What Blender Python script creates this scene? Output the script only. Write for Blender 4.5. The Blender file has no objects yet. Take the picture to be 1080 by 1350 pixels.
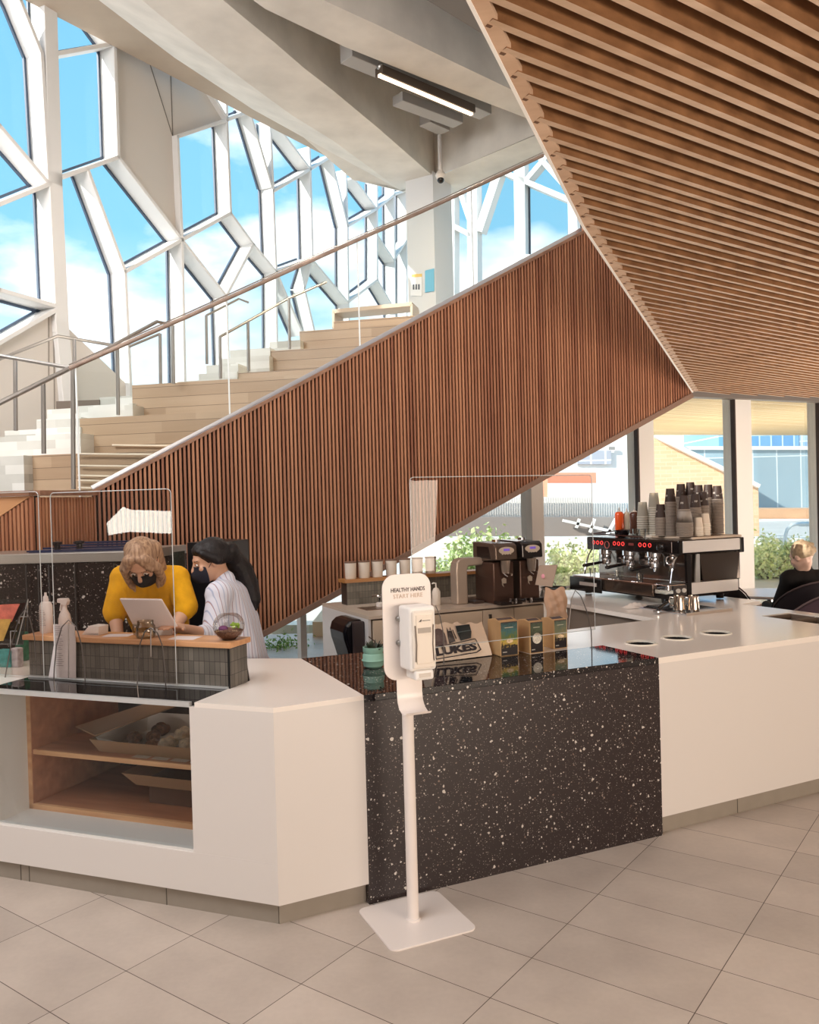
import bpy, bmesh, math, random
from mathutils import Vector, Matrix
C = bpy.context.scene.collection
rnd = random.Random(7)
PI = math.pi
# ------------------------------------------------------------------ camera
FPX, PITCH, ROLL, EYE = 1108.0, .0145, -.0268, 1.7
cF = Vector((0, math.cos(PITCH), -math.sin(PITCH)))
_u = Vector((0, math.sin(PITCH), math.cos(PITCH)))
_x = Vector((1, 0, 0))
cX = _x*math.cos(ROLL) + _u*math.sin(ROLL)
cU = -_x*math.sin(ROLL) + _u*math.cos(ROLL)
O = Vector((0, 0, EYE))
cd = bpy.data.cameras.new('camera'); cam = bpy.data.objects.new('camera', cd); C.objects.link(cam)
cd.sensor_fit = 'HORIZONTAL'; cd.sensor_width = 36; cd.lens = 36*FPX/1080; cd.clip_end = 500; cd.clip_start = .05
M3 = Matrix((cX, cU, -cF)).transposed()
cam.matrix_world = Matrix.Translation(O) @ M3.to_4x4()
bpy.context.scene.camera = cam
def ray(x, y): return cF + cX*((x-540)/FPX) - cU*((y-675)/FPX)
def g(x, y, z=0.0):                 # sight line met with a level plane
    d = ray(x, y); return O + d*((z-EYE)/d.z)
def ay(x, y, Y):                    # sight line met with the plane at depth Y
    d = ray(x, y); return O + d*(Y/d.y)
class Pl:                           # upright plane through p along direction (dx,dy)
    def __init__(s, p, d):
        s.p = Vector((p[0], p[1], 0)); s.d = Vector((d[0], d[1], 0)).normalized(); s.n = Vector((-s.d.y, s.d.x, 0))
    def __call__(s, x, y, off=0.0):
        r = ray(x, y); t = (s.n.dot(s.p - Vector((O.x, O.y, 0))) + off)/s.n.dot(r); return O + r*t
E1 = Vector((.899, .438, 0)); E2 = Vector((-.438, .899, 0))      # counter axes (to the right / away)
L1 = Vector((.938, -.347, 0)); L2 = Vector((.347, .938, 0))      # till counter axes
AE = math.atan2(E1.y, E1.x); AL = math.atan2(L1.y, L1.x)
Z = Vector((0, 0, 1))
# ------------------------------------------------------------------ materials
def lin(c): return tuple((v/255/12.92 if v/255 <= .04045 else ((v/255+.055)/1.055)**2.4) for v in c[:3]) + (1,)
def newmat(name):
    m = bpy.data.materials.new(name); m.use_nodes = True; nt = m.node_tree
    b = nt.nodes['Principled BSDF']; return m, nt, b
def mat(name, col, rough=.5, metal=0, spec=.5, em=0, trans=0, ior=1.45, coat=0, noise=0, nscale=20, bump=0, alpha=1):
    m, nt, b = newmat(name)
    b.inputs['Base Color'].default_value = lin(col); b.inputs['Roughness'].default_value = rough
    b.inputs['Metallic'].default_value = metal; b.inputs['Specular IOR Level'].default_value = spec
    b.inputs['Transmission Weight'].default_value = trans; b.inputs['IOR'].default_value = ior
    b.inputs['Coat Weight'].default_value = coat
    if em: b.inputs['Emission Color'].default_value = lin(col); b.inputs['Emission Strength'].default_value = em
    if noise or bump:
        tc = nt.nodes.new('ShaderNodeTexCoord'); n = nt.nodes.new('ShaderNodeTexNoise')
        n.inputs['Scale'].default_value = nscale; n.inputs['Detail'].default_value = 6
        nt.links.new(tc.outputs['Object'], n.inputs['Vector'])
        if noise:
            r = nt.nodes.new('ShaderNodeMapRange'); r.inputs[1].default_value = .3; r.inputs[2].default_value = .7
            r.inputs[3].default_value = 1-noise; r.inputs[4].default_value = 1+noise
            nt.links.new(n.outputs['Fac'], r.inputs[0])
            mx = nt.nodes.new('ShaderNodeVectorMath'); mx.operation = 'SCALE'; mx.inputs[0].default_value = lin(col)[:3]
            nt.links.new(r.outputs[0], mx.inputs['Scale']); nt.links.new(mx.outputs[0], b.inputs['Base Color'])
        if bump:
            bp = nt.nodes.new('ShaderNodeBump'); bp.inputs['Strength'].default_value = bump; bp.inputs['Distance'].default_value = .01
            nt.links.new(n.outputs['Fac'], bp.inputs['Height']); nt.links.new(bp.outputs[0], b.inputs['Normal'])
    return m
class NG:
    """small helper to write node maths"""
    def __init__(s, nt): s.nt = nt
    def n(s, t, **k):
        nd = s.nt.nodes.new(t)
        for a, v in k.items(): setattr(nd, a, v)
        return nd
    def put(s, sock, v):
        if isinstance(v, bpy.types.NodeSocket): s.nt.links.new(v, sock)
        else: sock.default_value = v
    def m(s, op, a, b=0.0, c=0.0):
        nd = s.n('ShaderNodeMath', operation=op); s.put(nd.inputs[0], a); s.put(nd.inputs[1], b); s.put(nd.inputs[2], c); return nd.outputs[0]
    def v(s, op, a, b=(0, 0, 0), out=0):
        nd = s.n('ShaderNodeVectorMath', operation=op); s.put(nd.inputs[0], a); s.put(nd.inputs[1], b)
        return nd.outputs['Value'] if op == 'DOT_PRODUCT' else nd.outputs[0]
    def comb(s, x, y, z):
        nd = s.n('ShaderNodeCombineXYZ'); s.put(nd.inputs[0], x); s.put(nd.inputs[1], y); s.put(nd.inputs[2], z); return nd.outputs[0]
    def mix(s, f, a, b):
        nd = s.n('ShaderNodeMix', data_type='RGBA'); s.put(nd.inputs[0], f); s.put(nd.inputs[6], a); s.put(nd.inputs[7], b); return nd.outputs[2]
    def ramp(s, f, stops):
        nd = s.n('ShaderNodeValToRGB'); s.put(nd.inputs[0], f); e = nd.color_ramp.elements
        while len(e) < len(stops): e.new(.5)
        for i, (p, c) in enumerate(stops): e[i].position = p; e[i].color = c
        return nd.outputs[0]
    def noise(s, vec, scale, detail=4, out='Fac'):
        nd = s.n('ShaderNodeTexNoise'); nd.inputs['Scale'].default_value = scale; nd.inputs['Detail'].default_value = detail
        s.put(nd.inputs['Vector'], vec); return nd.outputs[out]
    def white(s, vec):
        nd = s.n('ShaderNodeTexWhiteNoise', noise_dimensions='3D'); s.put(nd.inputs['Vector'], vec); return nd.outputs['Value']
    def coord(s, k='Object'): return s.n('ShaderNodeTexCoord').outputs[k]
    def maprange(s, f, a, b, c, d):
        nd = s.n('ShaderNodeMapRange'); s.put(nd.inputs[0], f)
        for i, q in enumerate((a, b, c, d)): s.put(nd.inputs[i+1], q)
        return nd.outputs[0]
def wood(name, c1, c2, axis=0, scale=3, stretch=12, rough=.5, piece=None):
    """streaky grain running along one object axis; piece = (axis dir xy, pitch) gives each slat its own tone"""
    m, nt, b = newmat(name); G = NG(nt); co = G.coord()
    mp = G.n('ShaderNodeMapping'); G.put(mp.inputs['Vector'], co)
    sc = [stretch*scale]*3; sc[axis] = scale; mp.inputs['Scale'].default_value = sc
    f = G.noise(mp.outputs[0], 1.0, 5)
    f = G.maprange(f, .3, .7, 0, 1)
    if piece:
        d, pitch, off = piece
        k = G.m('FLOOR', G.m('DIVIDE', G.m('ADD', G.v('DOT_PRODUCT', co, d), off), pitch))
        w = G.white(G.comb(k, 3.1, 1.7))
        f = G.m('ADD', G.m('MULTIPLY', f, .35), G.m('MULTIPLY', w, .65))
    G.put(b.inputs['Base Color'], G.mix(f, lin(c1), lin(c2))); b.inputs['Roughness'].default_value = rough
    return m
def glassmat(name, tint=(255, 255, 255), base=.04, gain=1.0, rough=0.0):
    """thin clear pane: sees straight through, mirrors a little, more at a glancing angle"""
    m = bpy.data.materials.new(name); m.use_nodes = True; nt = m.node_tree; nt.nodes.clear(); G = NG(nt)
    o = G.n('ShaderNodeOutputMaterial'); t = G.n('ShaderNodeBsdfTransparent'); t.inputs[0].default_value = lin(tint)
    gl = G.n('ShaderNodeBsdfGlossy'); gl.inputs['Roughness'].default_value = rough
    lw = G.n('ShaderNodeLayerWeight'); lw.inputs[0].default_value = .25
    f = G.m('MINIMUM', G.m('ADD', G.m('MULTIPLY', lw.outputs['Fresnel'], gain), base), .9)
    mx = G.n('ShaderNodeMixShader'); G.put(mx.inputs[0], f); nt.links.new(t.outputs[0], mx.inputs[1]); nt.links.new(gl.outputs[0], mx.inputs[2])
    nt.links.new(mx.outputs[0], o.inputs[0]); return m
# ------------------------------------------------------------------ mesh builder
class MB:
    def __init__(s): s.v = []; s.f = []; s.mi = []; s.cur = 0
    def add(s, vs, fs):
        o = len(s.v); s.v += [tuple(p) for p in vs]; s.f += [tuple(i+o for i in f) for f in fs]; s.mi += [s.cur]*len(fs); return s
    def slot(s, i): s.cur = i; return s
    def box(s, x0, x1, y0, y1, z0, z1):
        return s.add([(x, y, z) for z in (z0, z1) for y in (y0, y1) for x in (x0, x1)],
                     [(0, 2, 3, 1), (4, 5, 7, 6), (0, 1, 5, 4), (2, 6, 7, 3), (0, 4, 6, 2), (1, 3, 7, 5)])
    def obox(s, c, ax, ay_, az, hx, hy, hz):
        c = Vector(c); ax = Vector(ax); ay_ = Vector(ay_); az = Vector(az)
        return s.add([c+ax*(hx*i)+ay_*(hy*j)+az*(hz*k) for k in (-1, 1) for j in (-1, 1) for i in (-1, 1)],
                     [(0, 2, 3, 1), (4, 5, 7, 6), (0, 1, 5, 4), (2, 6, 7, 3), (0, 4, 6, 2), (1, 3, 7, 5)])
    def prism(s, pts, off):
        """polygon swept by the vector off"""
        off = Vector(off); pts = [Vector(p) for p in pts]; n = len(pts)
        return s.add(pts+[p+off for p in pts], [tuple(range(n))[::-1], tuple(range(n, 2*n))]+[(i, (i+1) % n, n+(i+1) % n, n+i) for i in range(n)])
    def poly(s, pts): return s.add(pts, [tuple(range(len(pts)))])
    def bar(s, p, q, w, h, up=(0, 0, 1)):
        """box beam from p to q, w wide, h high, centred"""
        p = Vector(p); q = Vector(q); d = (q-p); L = d.length; d.normalize(); up = Vector(up)
        sd = d.cross(up)
        if sd.length < 1e-4: sd = d.cross(Vector((1, 0, 0)))
        sd.normalize(); u = sd.cross(d).normalized()
        return s.obox((p+q)/2, d, sd, u, L/2, w/2, h/2)
    def tube(s, pts, r, n=10, closed=False, caps=True):
        pts = [Vector(p) for p in pts]; rs = r if isinstance(r, (list, tuple)) else [r]*len(pts)
        rings = []; prev = None; N = len(pts)
        for i, p in enumerate(pts):
            if closed: t = pts[(i+1) % N]-pts[i-1]
            else: t = pts[min(i+1, N-1)]-pts[max(i-1, 0)]
            t.normalize()
            if prev is None:
                a = Vector((0, 0, 1)) if abs(t.z) < .9 else Vector((1, 0, 0)); u = t.cross(a).normalized()
            else:
                u = (prev - t*prev.dot(t)); u.normalize()
            prev = u; w = t.cross(u)
            rings.append([p+(u*math.cos(2*PI*k/n)+w*math.sin(2*PI*k/n))*rs[i] for k in range(n)])
        vs = [v for R in rings for v in R]; fs = []
        for i in range(N if closed else N-1):
            a = i*n; b = ((i+1) % N)*n
            for k in range(n): fs.append((a+k, a+(k+1) % n, b+(k+1) % n, b+k))
        if caps and not closed: fs += [tuple(range(n))[::-1], tuple(range((N-1)*n, N*n))]
        return s.add(vs, fs)
    def lathe(s, prof, c=(0, 0, 0), n=24, sx=1, sy=1, a0=0, axis=None, cap=(1, 1)):
        """prof = [(r,z)...] turned round the upright axis through c"""
        c = Vector(c); vs = []; fs = []
        M = Matrix.Identity(3) if axis is None else Vector((0, 0, 1)).rotation_difference(Vector(axis)).to_matrix()
        for r, z in prof:
            for k in range(n):
                a = a0+2*PI*k/n; vs.append(c+M@Vector((r*math.cos(a)*sx, r*math.sin(a)*sy, z)))
        for i in range(len(prof)-1):
            for k in range(n): fs.append((i*n+k, i*n+(k+1) % n, (i+1)*n+(k+1) % n, (i+1)*n+k))
        if cap[0] and prof[0][0] > 1e-5: fs.append(tuple(range(n))[::-1])
        if cap[1] and prof[-1][0] > 1e-5: fs.append(tuple(range((len(prof)-1)*n, len(prof)*n)))
        return s.add(vs, fs)
    def ball(s, c, rx, ry=None, rz=None, n=14, m=9, rot=None):
        ry = ry or rx; rz = rz or rx; c = Vector(c); vs = []; R = rot or Matrix.Identity(3)
        for i in range(m+1):
            t = PI*i/m
            for k in range(n):
                a = 2*PI*k/n; vs.append(c+R@Vector((rx*math.sin(t)*math.cos(a), ry*math.sin(t)*math.sin(a), -rz*math.cos(t))))
        fs = [(i*n+k, i*n+(k+1) % n, (i+1)*n+(k+1) % n, (i+1)*n+k) for i in range(m) for k in range(n)]
        return s.add(vs, fs)
    def cone(s, p, q, r1, r2, n=12):
        """tapered round limb with domed ends"""
        p = Vector(p); q = Vector(q); d = (q-p); L = d.length; d.normalize()
        return s.tube([p-d*r1*.95, p-d*r1*.7, p-d*r1*.3, p, q, q+d*r2*.3, q+d*r2*.7, q+d*r2*.95],
                      [r1*.3, r1*.72, r1*.95, r1, r2, r2*.95, r2*.72, r2*.3], n)
    def build(s, name, m, parent=None, bevel=0, seg=2, smooth=False, sub=0, loc=None):
        me = bpy.data.meshes.new(name); me.from_pydata(s.v, [], s.f)
        ms = m if isinstance(m, (list, tuple)) else [m]
        for q in ms: me.materials.append(q)
        if len(ms) > 1: me.polygons.foreach_set('material_index', s.mi)
        bm = bmesh.new(); bm.from_mesh(me); bmesh.ops.remove_doubles(bm, verts=bm.verts, dist=1e-6)
        bmesh.ops.recalc_face_normals(bm, faces=bm.faces); bm.to_mesh(me); bm.free()
        if smooth:
            for p in me.polygons: p.use_smooth = True
            try: me.set_sharp_from_angle(angle=math.radians(38))
            except Exception: pass
        o = bpy.data.objects.new(name, me); C.objects.link(o)
        if parent is not None: o.parent = parent
        if loc is not None: o.location = loc
        if bevel:
            b = o.modifiers.new('b', 'BEVEL'); b.width = bevel; b.segments = seg; b.limit_method = 'ANGLE'; b.angle_limit = math.radians(40)
        if sub:
            b = o.modifiers.new('s', 'SUBSURF'); b.levels = sub; b.render_levels = sub
        return o
def tag(o, label, cat, group=None, kind=None):
    o['label'] = label; o['category'] = cat
    if group: o['group'] = group
    if kind: o['kind'] = kind
    return o
def struct(o, kind='structure'): o['kind'] = kind; return o
def thing(name, label, cat, loc=(0, 0, 0), rz=0, group=None):
    o = bpy.data.objects.new(name, None); C.objects.link(o); o.location = loc; o.rotation_euler = (0, 0, rz)
    o.empty_display_size = .05; return tag(o, label, cat, group)
def dup(root, loc, rz=None, label=None, group=None, sc=None):
    r = root.copy(); C.objects.link(r); r.location = loc
    if rz is not None: r.rotation_euler = (0, 0, rz)
    if label: r['label'] = label
    if group: r['group'] = group
    if sc: r.scale = (sc, sc, sc)
    for ch in list(root.children):
        c = ch.copy(); C.objects.link(c); c.parent = r
        for g_ in list(ch.children):
            d = g_.copy(); C.objects.link(d); d.parent = c
    return r
def text(body, m, parent, loc, width, xdir=(1, 0, 0), up=(0, 0, 1), name='lettering', ext=.0006, height=None, bold=0, shear=0):
    cu = bpy.data.curves.new(name, 'FONT'); cu.body = body; cu.align_x = 'CENTER'; cu.align_y = 'CENTER'; cu.extrude = ext; cu.offset = bold; cu.shear = shear
    cu.resolution_u = 3
    cu.materials.append(m); o = bpy.data.objects.new(name, cu); C.objects.link(o)
    bpy.context.view_layer.update(); w = max(o.dimensions.x, 1e-4); h = max(o.dimensions.y, 1e-4)
    sx = width/w; sy = (height/h) if height else sx
    X = Vector(xdir).normalized(); U = Vector(up).normalized(); N = X.cross(U)
    dg = bpy.context.evaluated_depsgraph_get(); me = bpy.data.meshes.new_from_object(o.evaluated_get(dg)); me.name = name
    bpy.data.objects.remove(o); o = bpy.data.objects.new(name, me); C.objects.link(o)
    T = Matrix.Translation(Vector(loc)) @ Matrix((X, U, N)).transposed().to_4x4() @ Matrix.Diagonal((sx, sy, 1, 1)); me.transform(T)
    if parent is not None:
        o.parent = parent
    return o
# ------------------------------------------------------------------ shared materials
HT = .885                                                     # counter height
M = {}
M['black_gap'] = mat('dark_gap', (38, 20, 12), .9)
M['steel'] = mat('steel', (205, 205, 205), .22, 1)
M['brushed'] = mat('brushed_steel', (170, 168, 165), .35, 1)
M['chrome'] = mat('chrome', (235, 235, 238), .06, 1)
M['concrete'] = mat('concrete', (216, 212, 205), .85, noise=.11, nscale=2.2, bump=.15)
M['concrete_dark'] = mat('concrete_recess', (176, 160, 144), .9, noise=.1, nscale=1.2)
M['frame_white'] = mat('window_frame_paint', (228, 226, 224), .5)
M['panel_grey'] = mat('wall_panel', (216, 208, 200), .6, noise=.02, nscale=.6)
M['mullion_grey'] = mat('column_paint', (246, 242, 236), .5)
M['glass'] = glassmat('window_glass', (250, 252, 252), .006, .3)
M['acrylic'] = glassmat('acrylic', (245, 242, 240), .012, .3)
M['acrylic_edge'] = mat('acrylic_edge', (225, 228, 228), .2, trans=.3)
M['balustrade_glass'] = glassmat('balustrade_glass', (246, 249, 249), .01, .4)
M['white_solid'] = mat('white_solid_surface', (219, 212, 207), .38)
M['white_top'] = mat('white_worktop', (240, 231, 223), .16, spec=.4)
M['stone_step'] = None
def tiles_floor():
    m, nt, b = newmat('floor_tiles'); G = NG(nt); co = G.coord()
    th = -.63367764; a = (math.cos(th)/.597, math.sin(th)/.597, 0); bb = (-math.sin(th)/.2982, math.cos(th)/.2982, 0)
    o = (-1.2133, 3.8935, 0); q = G.v('SUBTRACT', co, o)
    u = G.v('DOT_PRODUCT', q, a); v = G.v('DOT_PRODUCT', q, bb)
    fu = G.m('FRACT', u); fv = G.m('FRACT', v)
    eu = G.m('MULTIPLY', G.m('MINIMUM', fu, G.m('SUBTRACT', 1.0, fu)), .597)
    ev = G.m('MULTIPLY', G.m('MINIMUM', fv, G.m('SUBTRACT', 1.0, fv)), .2982)
    e = G.m('MINIMUM', eu, ev); joint = G.m('LESS_THAN', e, .0016)
    w = G.white(G.comb(G.m('FLOOR', u), G.m('FLOOR', v), .5))
    n1 = G.noise(co, 3.5, 6); n2 = G.noise(co, 45, 4)
    f = G.m('ADD', G.m('MULTIPLY', n1, .65), G.m('ADD', G.m('MULTIPLY', w, .22), G.m('MULTIPLY', n2, .16)))
    c = G.mix(G.maprange(f, .3, .75, 0, 1), lin((174, 161, 150)), lin((204, 190, 178)))
    G.put(b.inputs['Base Color'], G.mix(joint, c, lin((78, 62, 52))))
    b.inputs['Roughness'].default_value = .42
    G.put(b.inputs['Roughness'], G.maprange(n1, .3, .7, .36, .5))
    return m
def terrazzo(name='black_terrazzo', base=(26, 22, 24), rough=.1, scale=38):
    m, nt, b = newmat(name); G = NG(nt); co = G.coord()
    def chips(sc, thr, seed):
        vo = G.n('ShaderNodeTexVoronoi'); vo.inputs['Scale'].default_value = sc; vo.inputs['Randomness'].default_value = 1
        wv = G.v('ADD', co, G.v('SCALE', (0, 0, 0))); ns = G.noise(co, sc*1.3, 3, 'Color')
        mm = G.n('ShaderNodeVectorMath', operation='MULTIPLY_ADD'); G.put(mm.inputs[0], ns); mm.inputs[1].default_value = (.5/sc*1.6,)*3; G.put(mm.inputs[2], G.v('ADD', co, (seed, seed*.7, 0)))
        G.put(vo.inputs['Vector'], mm.outputs[0])
        sx = G.n('ShaderNodeSeparateColor'); nt.links.new(vo.outputs['Color'], sx.inputs[0])
        pick = G.m('GREATER_THAN', sx.outputs[0], thr)
        return G.m('MULTIPLY', pick, G.m('LESS_THAN', vo.outputs['Distance'], G.m('ADD', .1, G.m('MULTIPLY', sx.outputs[1], .28)))), sx.outputs[2]
    c1, t1 = chips(scale*1.9, .76, 0.); c2, t2 = chips(scale*4.2, .62, 3.); c3, t3 = chips(scale*1.25, .93, 7.)
    f1 = G.mix(t1, lin((120, 98, 84)), lin((226, 220, 212)))
    f2 = G.mix(t2, lin((90, 74, 66)), lin((190, 180, 172)))
    c = G.mix(c2, lin(base), G.mix(.75, lin(base), f2)); c = G.mix(c1, c, f1); c = G.mix(c3, c, lin((205, 198, 190)))
    G.put(b.inputs['Base Color'], c); b.inputs['Roughness'].default_value = rough; return m
def grid_tile(name, u, w_, h_, col=(98, 92, 84), mortar=(48, 43, 40)):
    """stacked small upright tiles on faces running along u (object space) and along z"""
    m, nt, b = newmat(name); G = NG(nt); co = G.coord()
    a = G.m('DIVIDE', G.v('DOT_PRODUCT', co, u), w_); z = G.m('DIVIDE', G.v('DOT_PRODUCT', co, (0, 0, 1)), h_)
    fa = G.m('FRACT', a); fz = G.m('FRACT', z)
    ea = G.m('MULTIPLY', G.m('MINIMUM', fa, G.m('SUBTRACT', 1., fa)), w_); ez = G.m('MULTIPLY', G.m('MINIMUM', fz, G.m('SUBTRACT', 1., fz)), h_)
    j = G.m('LESS_THAN', G.m('MINIMUM', ea, ez), .0011)
    w = G.white(G.comb(G.m('FLOOR', a), G.m('FLOOR', z), .5))
    c = G.mix(w, lin([v*.88 for v in col]), lin([min(255, v*1.1) for v in col]))
    G.put(b.inputs['Base Color'], G.mix(j, c, lin(mortar))); b.inputs['Roughness'].default_value = .35; return m
def stone():
    """pale blocks of broken tone, laid in courses"""
    m, nt, b = newmat('pale_stone'); G = NG(nt); co = G.coord()
    sp = G.n('ShaderNodeSeparateXYZ'); G.put(sp.inputs[0], co)
    row = G.m('FLOOR', G.m('DIVIDE', sp.outputs[2], .085)); sh = G.m('MULTIPLY', G.white(G.comb(row, 1., 1.)), .6)
    k = G.m('FLOOR', G.m('DIVIDE', G.m('ADD', sp.outputs[0], sh), .42))
    w = G.white(G.comb(k, row, .3)); n = G.noise(co, 5, 3)
    f = G.m('ADD', G.m('MULTIPLY', w, .75), G.m('MULTIPLY', n, .25))
    G.put(b.inputs['Base Color'], G.ramp(f, [(0, lin((176, 176, 168))), (.5, lin((222, 222, 216))), (1, lin((246, 246, 242)))])); b.inputs['Roughness'].default_value = .5; return m
def planks(name, c1, c2, ph=.11, pl=1.5):
    m, nt, b = newmat(name); G = NG(nt); co = G.coord()
    sp = G.n('ShaderNodeSeparateXYZ'); G.put(sp.inputs[0], co)
    zr = G.m('DIVIDE', sp.outputs[2], ph); row = G.m('FLOOR', zr); sh = G.m('MULTIPLY', G.white(G.comb(row, 1., 1.)), pl)
    k = G.m('FLOOR', G.m('DIVIDE', G.m('ADD', sp.outputs[0], sh), pl)); w = G.white(G.comb(k, row, .3))
    mp = G.n('ShaderNodeMapping'); G.put(mp.inputs['Vector'], co); mp.inputs['Scale'].default_value = (2, 4, 30)
    n = G.noise(mp.outputs[0], 1., 4); f = G.m('ADD', G.m('MULTIPLY', w, .6), G.m('MULTIPLY', n, .4))
    j = G.m('LESS_THAN', G.m('FRACT', zr), .05)
    G.put(b.inputs['Base Color'], G.mix(j, G.mix(f, lin(c1), lin(c2)), lin([v*.75 for v in c1]))); b.inputs['Roughness'].default_value = .45; return m
M['floor'] = tiles_floor(); M['terrazzo'] = terrazzo(); M['stone'] = stone()
M['bleacher'] = planks('bleacher_oak', (166, 138, 110), (198, 172, 144))
M['oak'] = wood('light_oak', (196, 140, 96), (222, 170, 124), 0, 3, 10, .4)
M['cabinet_wood'] = wood('cabinet_oak', (150, 92, 62), (182, 120, 84), 0, 2, 10, .45)
M['cap_wood'] = wood('cap_walnut', (128, 92, 72), (160, 120, 96), 0, 2, 10, .45)
# ------------------------------------------------------------------ floor and ground
fl = struct(MB().box(-9, 12, -8, 10.9, -.08, 0).build('floor', M['floor']))
# clip behind the right-hand glazing is not needed: the paving outside lies lower
def ground_mat():
    m, nt, b = newmat('plaza_paving'); G = NG(nt); co = G.coord(); n = G.noise(co, .35, 5)
    G.put(b.inputs['Base Color'], G.mix(n, lin((186, 180, 172)), lin((224, 220, 212)))); b.inputs['Roughness'].default_value = .9; return m
struct(MB().box(-120, 160, -60, 260, -.6, -.14).build('ground', ground_mat()))
# ------------------------------------------------------------------ slatted stair wall
W = Pl((0, 7.535), (1, .4875))
def sOf(p): return Vector((p.x, p.y, 0)).dot(W.d)
def interp(pts, s):
    if s <= pts[0][0]: a, b = pts[0], pts[1]
    elif s >= pts[-1][0]: a, b = pts[-2], pts[-1]
    else:
        for i in range(len(pts)-1):
            if pts[i][0] <= s <= pts[i+1][0]: a, b = pts[i], pts[i+1]; break
    return a[1]+(b[1]-a[1])*(s-a[0])/(b[0]-a[0])
topP = [W(*q) for q in ((122, 651), (400, 506), (768, 308))]
botP = [W(*q) for q in ((340, 835), (560, 714), (727, 620), (910, 519))]
endP = [W(*q) for q in ((768, 308), (840, 404), (910, 519))]
top = [(sOf(p), p.z) for p in topP]; bot = [(sOf(p), p.z) for p in botP]; end = [(sOf(p), p.z) for p in endP]
def wp(s, z, off=0): return W.p + W.d*(s - W.d.dot(W.p)) + W.n*off + Z*z
PITCHS = .034
smin, smax = top[0][0], end[-1][0]
mb = MB(); s = smin+.01
while s < smax-.01:
    zt = interp(top, s) if s < end[0][0] else interp(end, s)+.16
    zb = max(interp(bot, s), 0.0)
    if zt-zb > .02:
        a = wp(s, zb, -.012); mb.prism([a-W.n*.018-W.d*.0088, a-W.n*.018+W.d*.0088, a+W.n*.012+W.d*.0088, a+W.n*.012-W.d*.0088], Z*(zt-zb))
    s += PITCHS
slat_wood = wood('slat_wood', (136, 84, 62), (194, 138, 104), 2, 2, 14, .5, piece=((W.d.x, W.d.y, 0), PITCHS, -smin+.0065+4*PITCHS))
wl = struct(mb.build('wall_stair', slat_wood))
back = MB()
ps = [wp(smin, 0, .01), wp(bot[0][0]-.37/ .64*0+ -0.0, max(bot[0][1], 0), .01)]
outline = [wp(smin, top[0][1], 0), wp(top[1][0], top[1][1], 0), wp(end[0][0]+.02, end[0][1], 0), wp(end[0][0]+.03, end[0][1]+.15, 0), wp(end[1][0], end[1][1]+.15, 0), wp(end[2][0], end[2][1]+.1, 0)]
s0 = bot[0][0] - bot[0][1]*(bot[1][0]-bot[0][0])/(bot[1][1]-bot[0][1])
outline += [wp(q[0], q[1], 0) for q in bot[::-1][1:]] + [wp(s0, 0, 0), wp(smin, 0, 0)]
struct(back.prism([p+W.n*.005 for p in outline], W.n*.06).build('trim_1', M['black_gap']))
# bottom edge trim, top cap and channel
mb = MB()
bl = [wp(s0, 0, 0)]+[wp(q[0], q[1], 0) for q in bot]
for a, b in zip(bl[:-1], bl[1:]): mb.bar(a+W.n*.012-Z*.02, b+W.n*.012-Z*.02, .11, .05)
struct(mb.build('trim_2', mat('edge_trim', (140, 112, 96), .5)))
mb = MB(); mb2 = MB(); tl_ = [wp(q[0], q[1], 0) for q in top] + [wp(end[0][0]+.12, end[0][1]+.07, 0)]
for a, b in zip(tl_[:-1], tl_[1:]):
    mb.bar(a+W.n*.02+Z*.012, b+W.n*.02+Z*.012, .11, .028); mb2.bar(a+W.n*.05+Z*.045, b+W.n*.05+Z*.045, .035, .035)
struct(mb.build('trim_3', M['cap_wood']))
struct(mb2.build('trim_4', mat('channel_aluminium', (205, 210, 220), .25, .6)))
# left return of the slat wall and the parapet going down to the left
A = wp(smin, 0, 0); Bq = Vector((-2.56, 5.74, 0)); Cq = Vector((-3.35, 5.98, 0)); ztop = 1.815
mb = MB(); cap = MB(); fas = MB(); bk = MB()
def slatrun(P, Q, zf, mb, bk, z0=.6):
    d = (Q-P).normalized(); n = Vector((-d.y, d.x, 0)); L = (Q-P).length
    if n.dot(-P) < 0: n = -n                                  # n points to the room
    k = .012
    while k < L-.005:
        a = P+d*k; zz = zf(k/L)
        mb.prism([a-d*.0105, a+d*.0105, a+d*.0105+n*.026, a-d*.0105+n*.026], Z*(zz-z0)) if False else mb.prism([a-d*.0105+Z*z0, a+d*.0105+Z*z0, a+d*.0105+n*.026+Z*z0, a-d*.0105+n*.026+Z*z0], Z*(zz-z0))
        k += PITCHS
    bk.prism([P+Z*z0, Q+Z*z0, Q+Z*zf(1), P+Z*zf(0)], -n*.05); return n
slatrun(A, Bq, lambda t: ztop-.03, mb, bk); slatrun(Bq, Cq, lambda t: ztop-.02-.42*t, mb, bk)
struct(mb.build('wall_left_stair', wood('slat_wood_left', (160, 100, 70), (205, 148, 110), 2, 2, 14, .5)))
struct(bk.build('trim_5', M['black_gap']))
nn = Vector((-(Cq-Bq).y, (Cq-Bq).x, 0)).normalized(); nn = nn if nn.dot(-Bq) > 0 else -nn
fas.prism([Bq+Z*(ztop-.02)+nn*.002, Cq+Z*(ztop-.02)+nn*.002, Cq+Z*(ztop-.44)+nn*.002], nn*.03)
struct(fas.build('trim_6', wood('fascia_wood', (196, 142, 96), (216, 164, 118), 0, 1.2, 8, .45)))
for P, Q in ((A, Bq), (Bq, Cq)): cap.bar(P+Z*(ztop), Q+Z*(ztop), .1, .035)
struct(cap.build('trim_7', M['cap_wood']))
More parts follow.
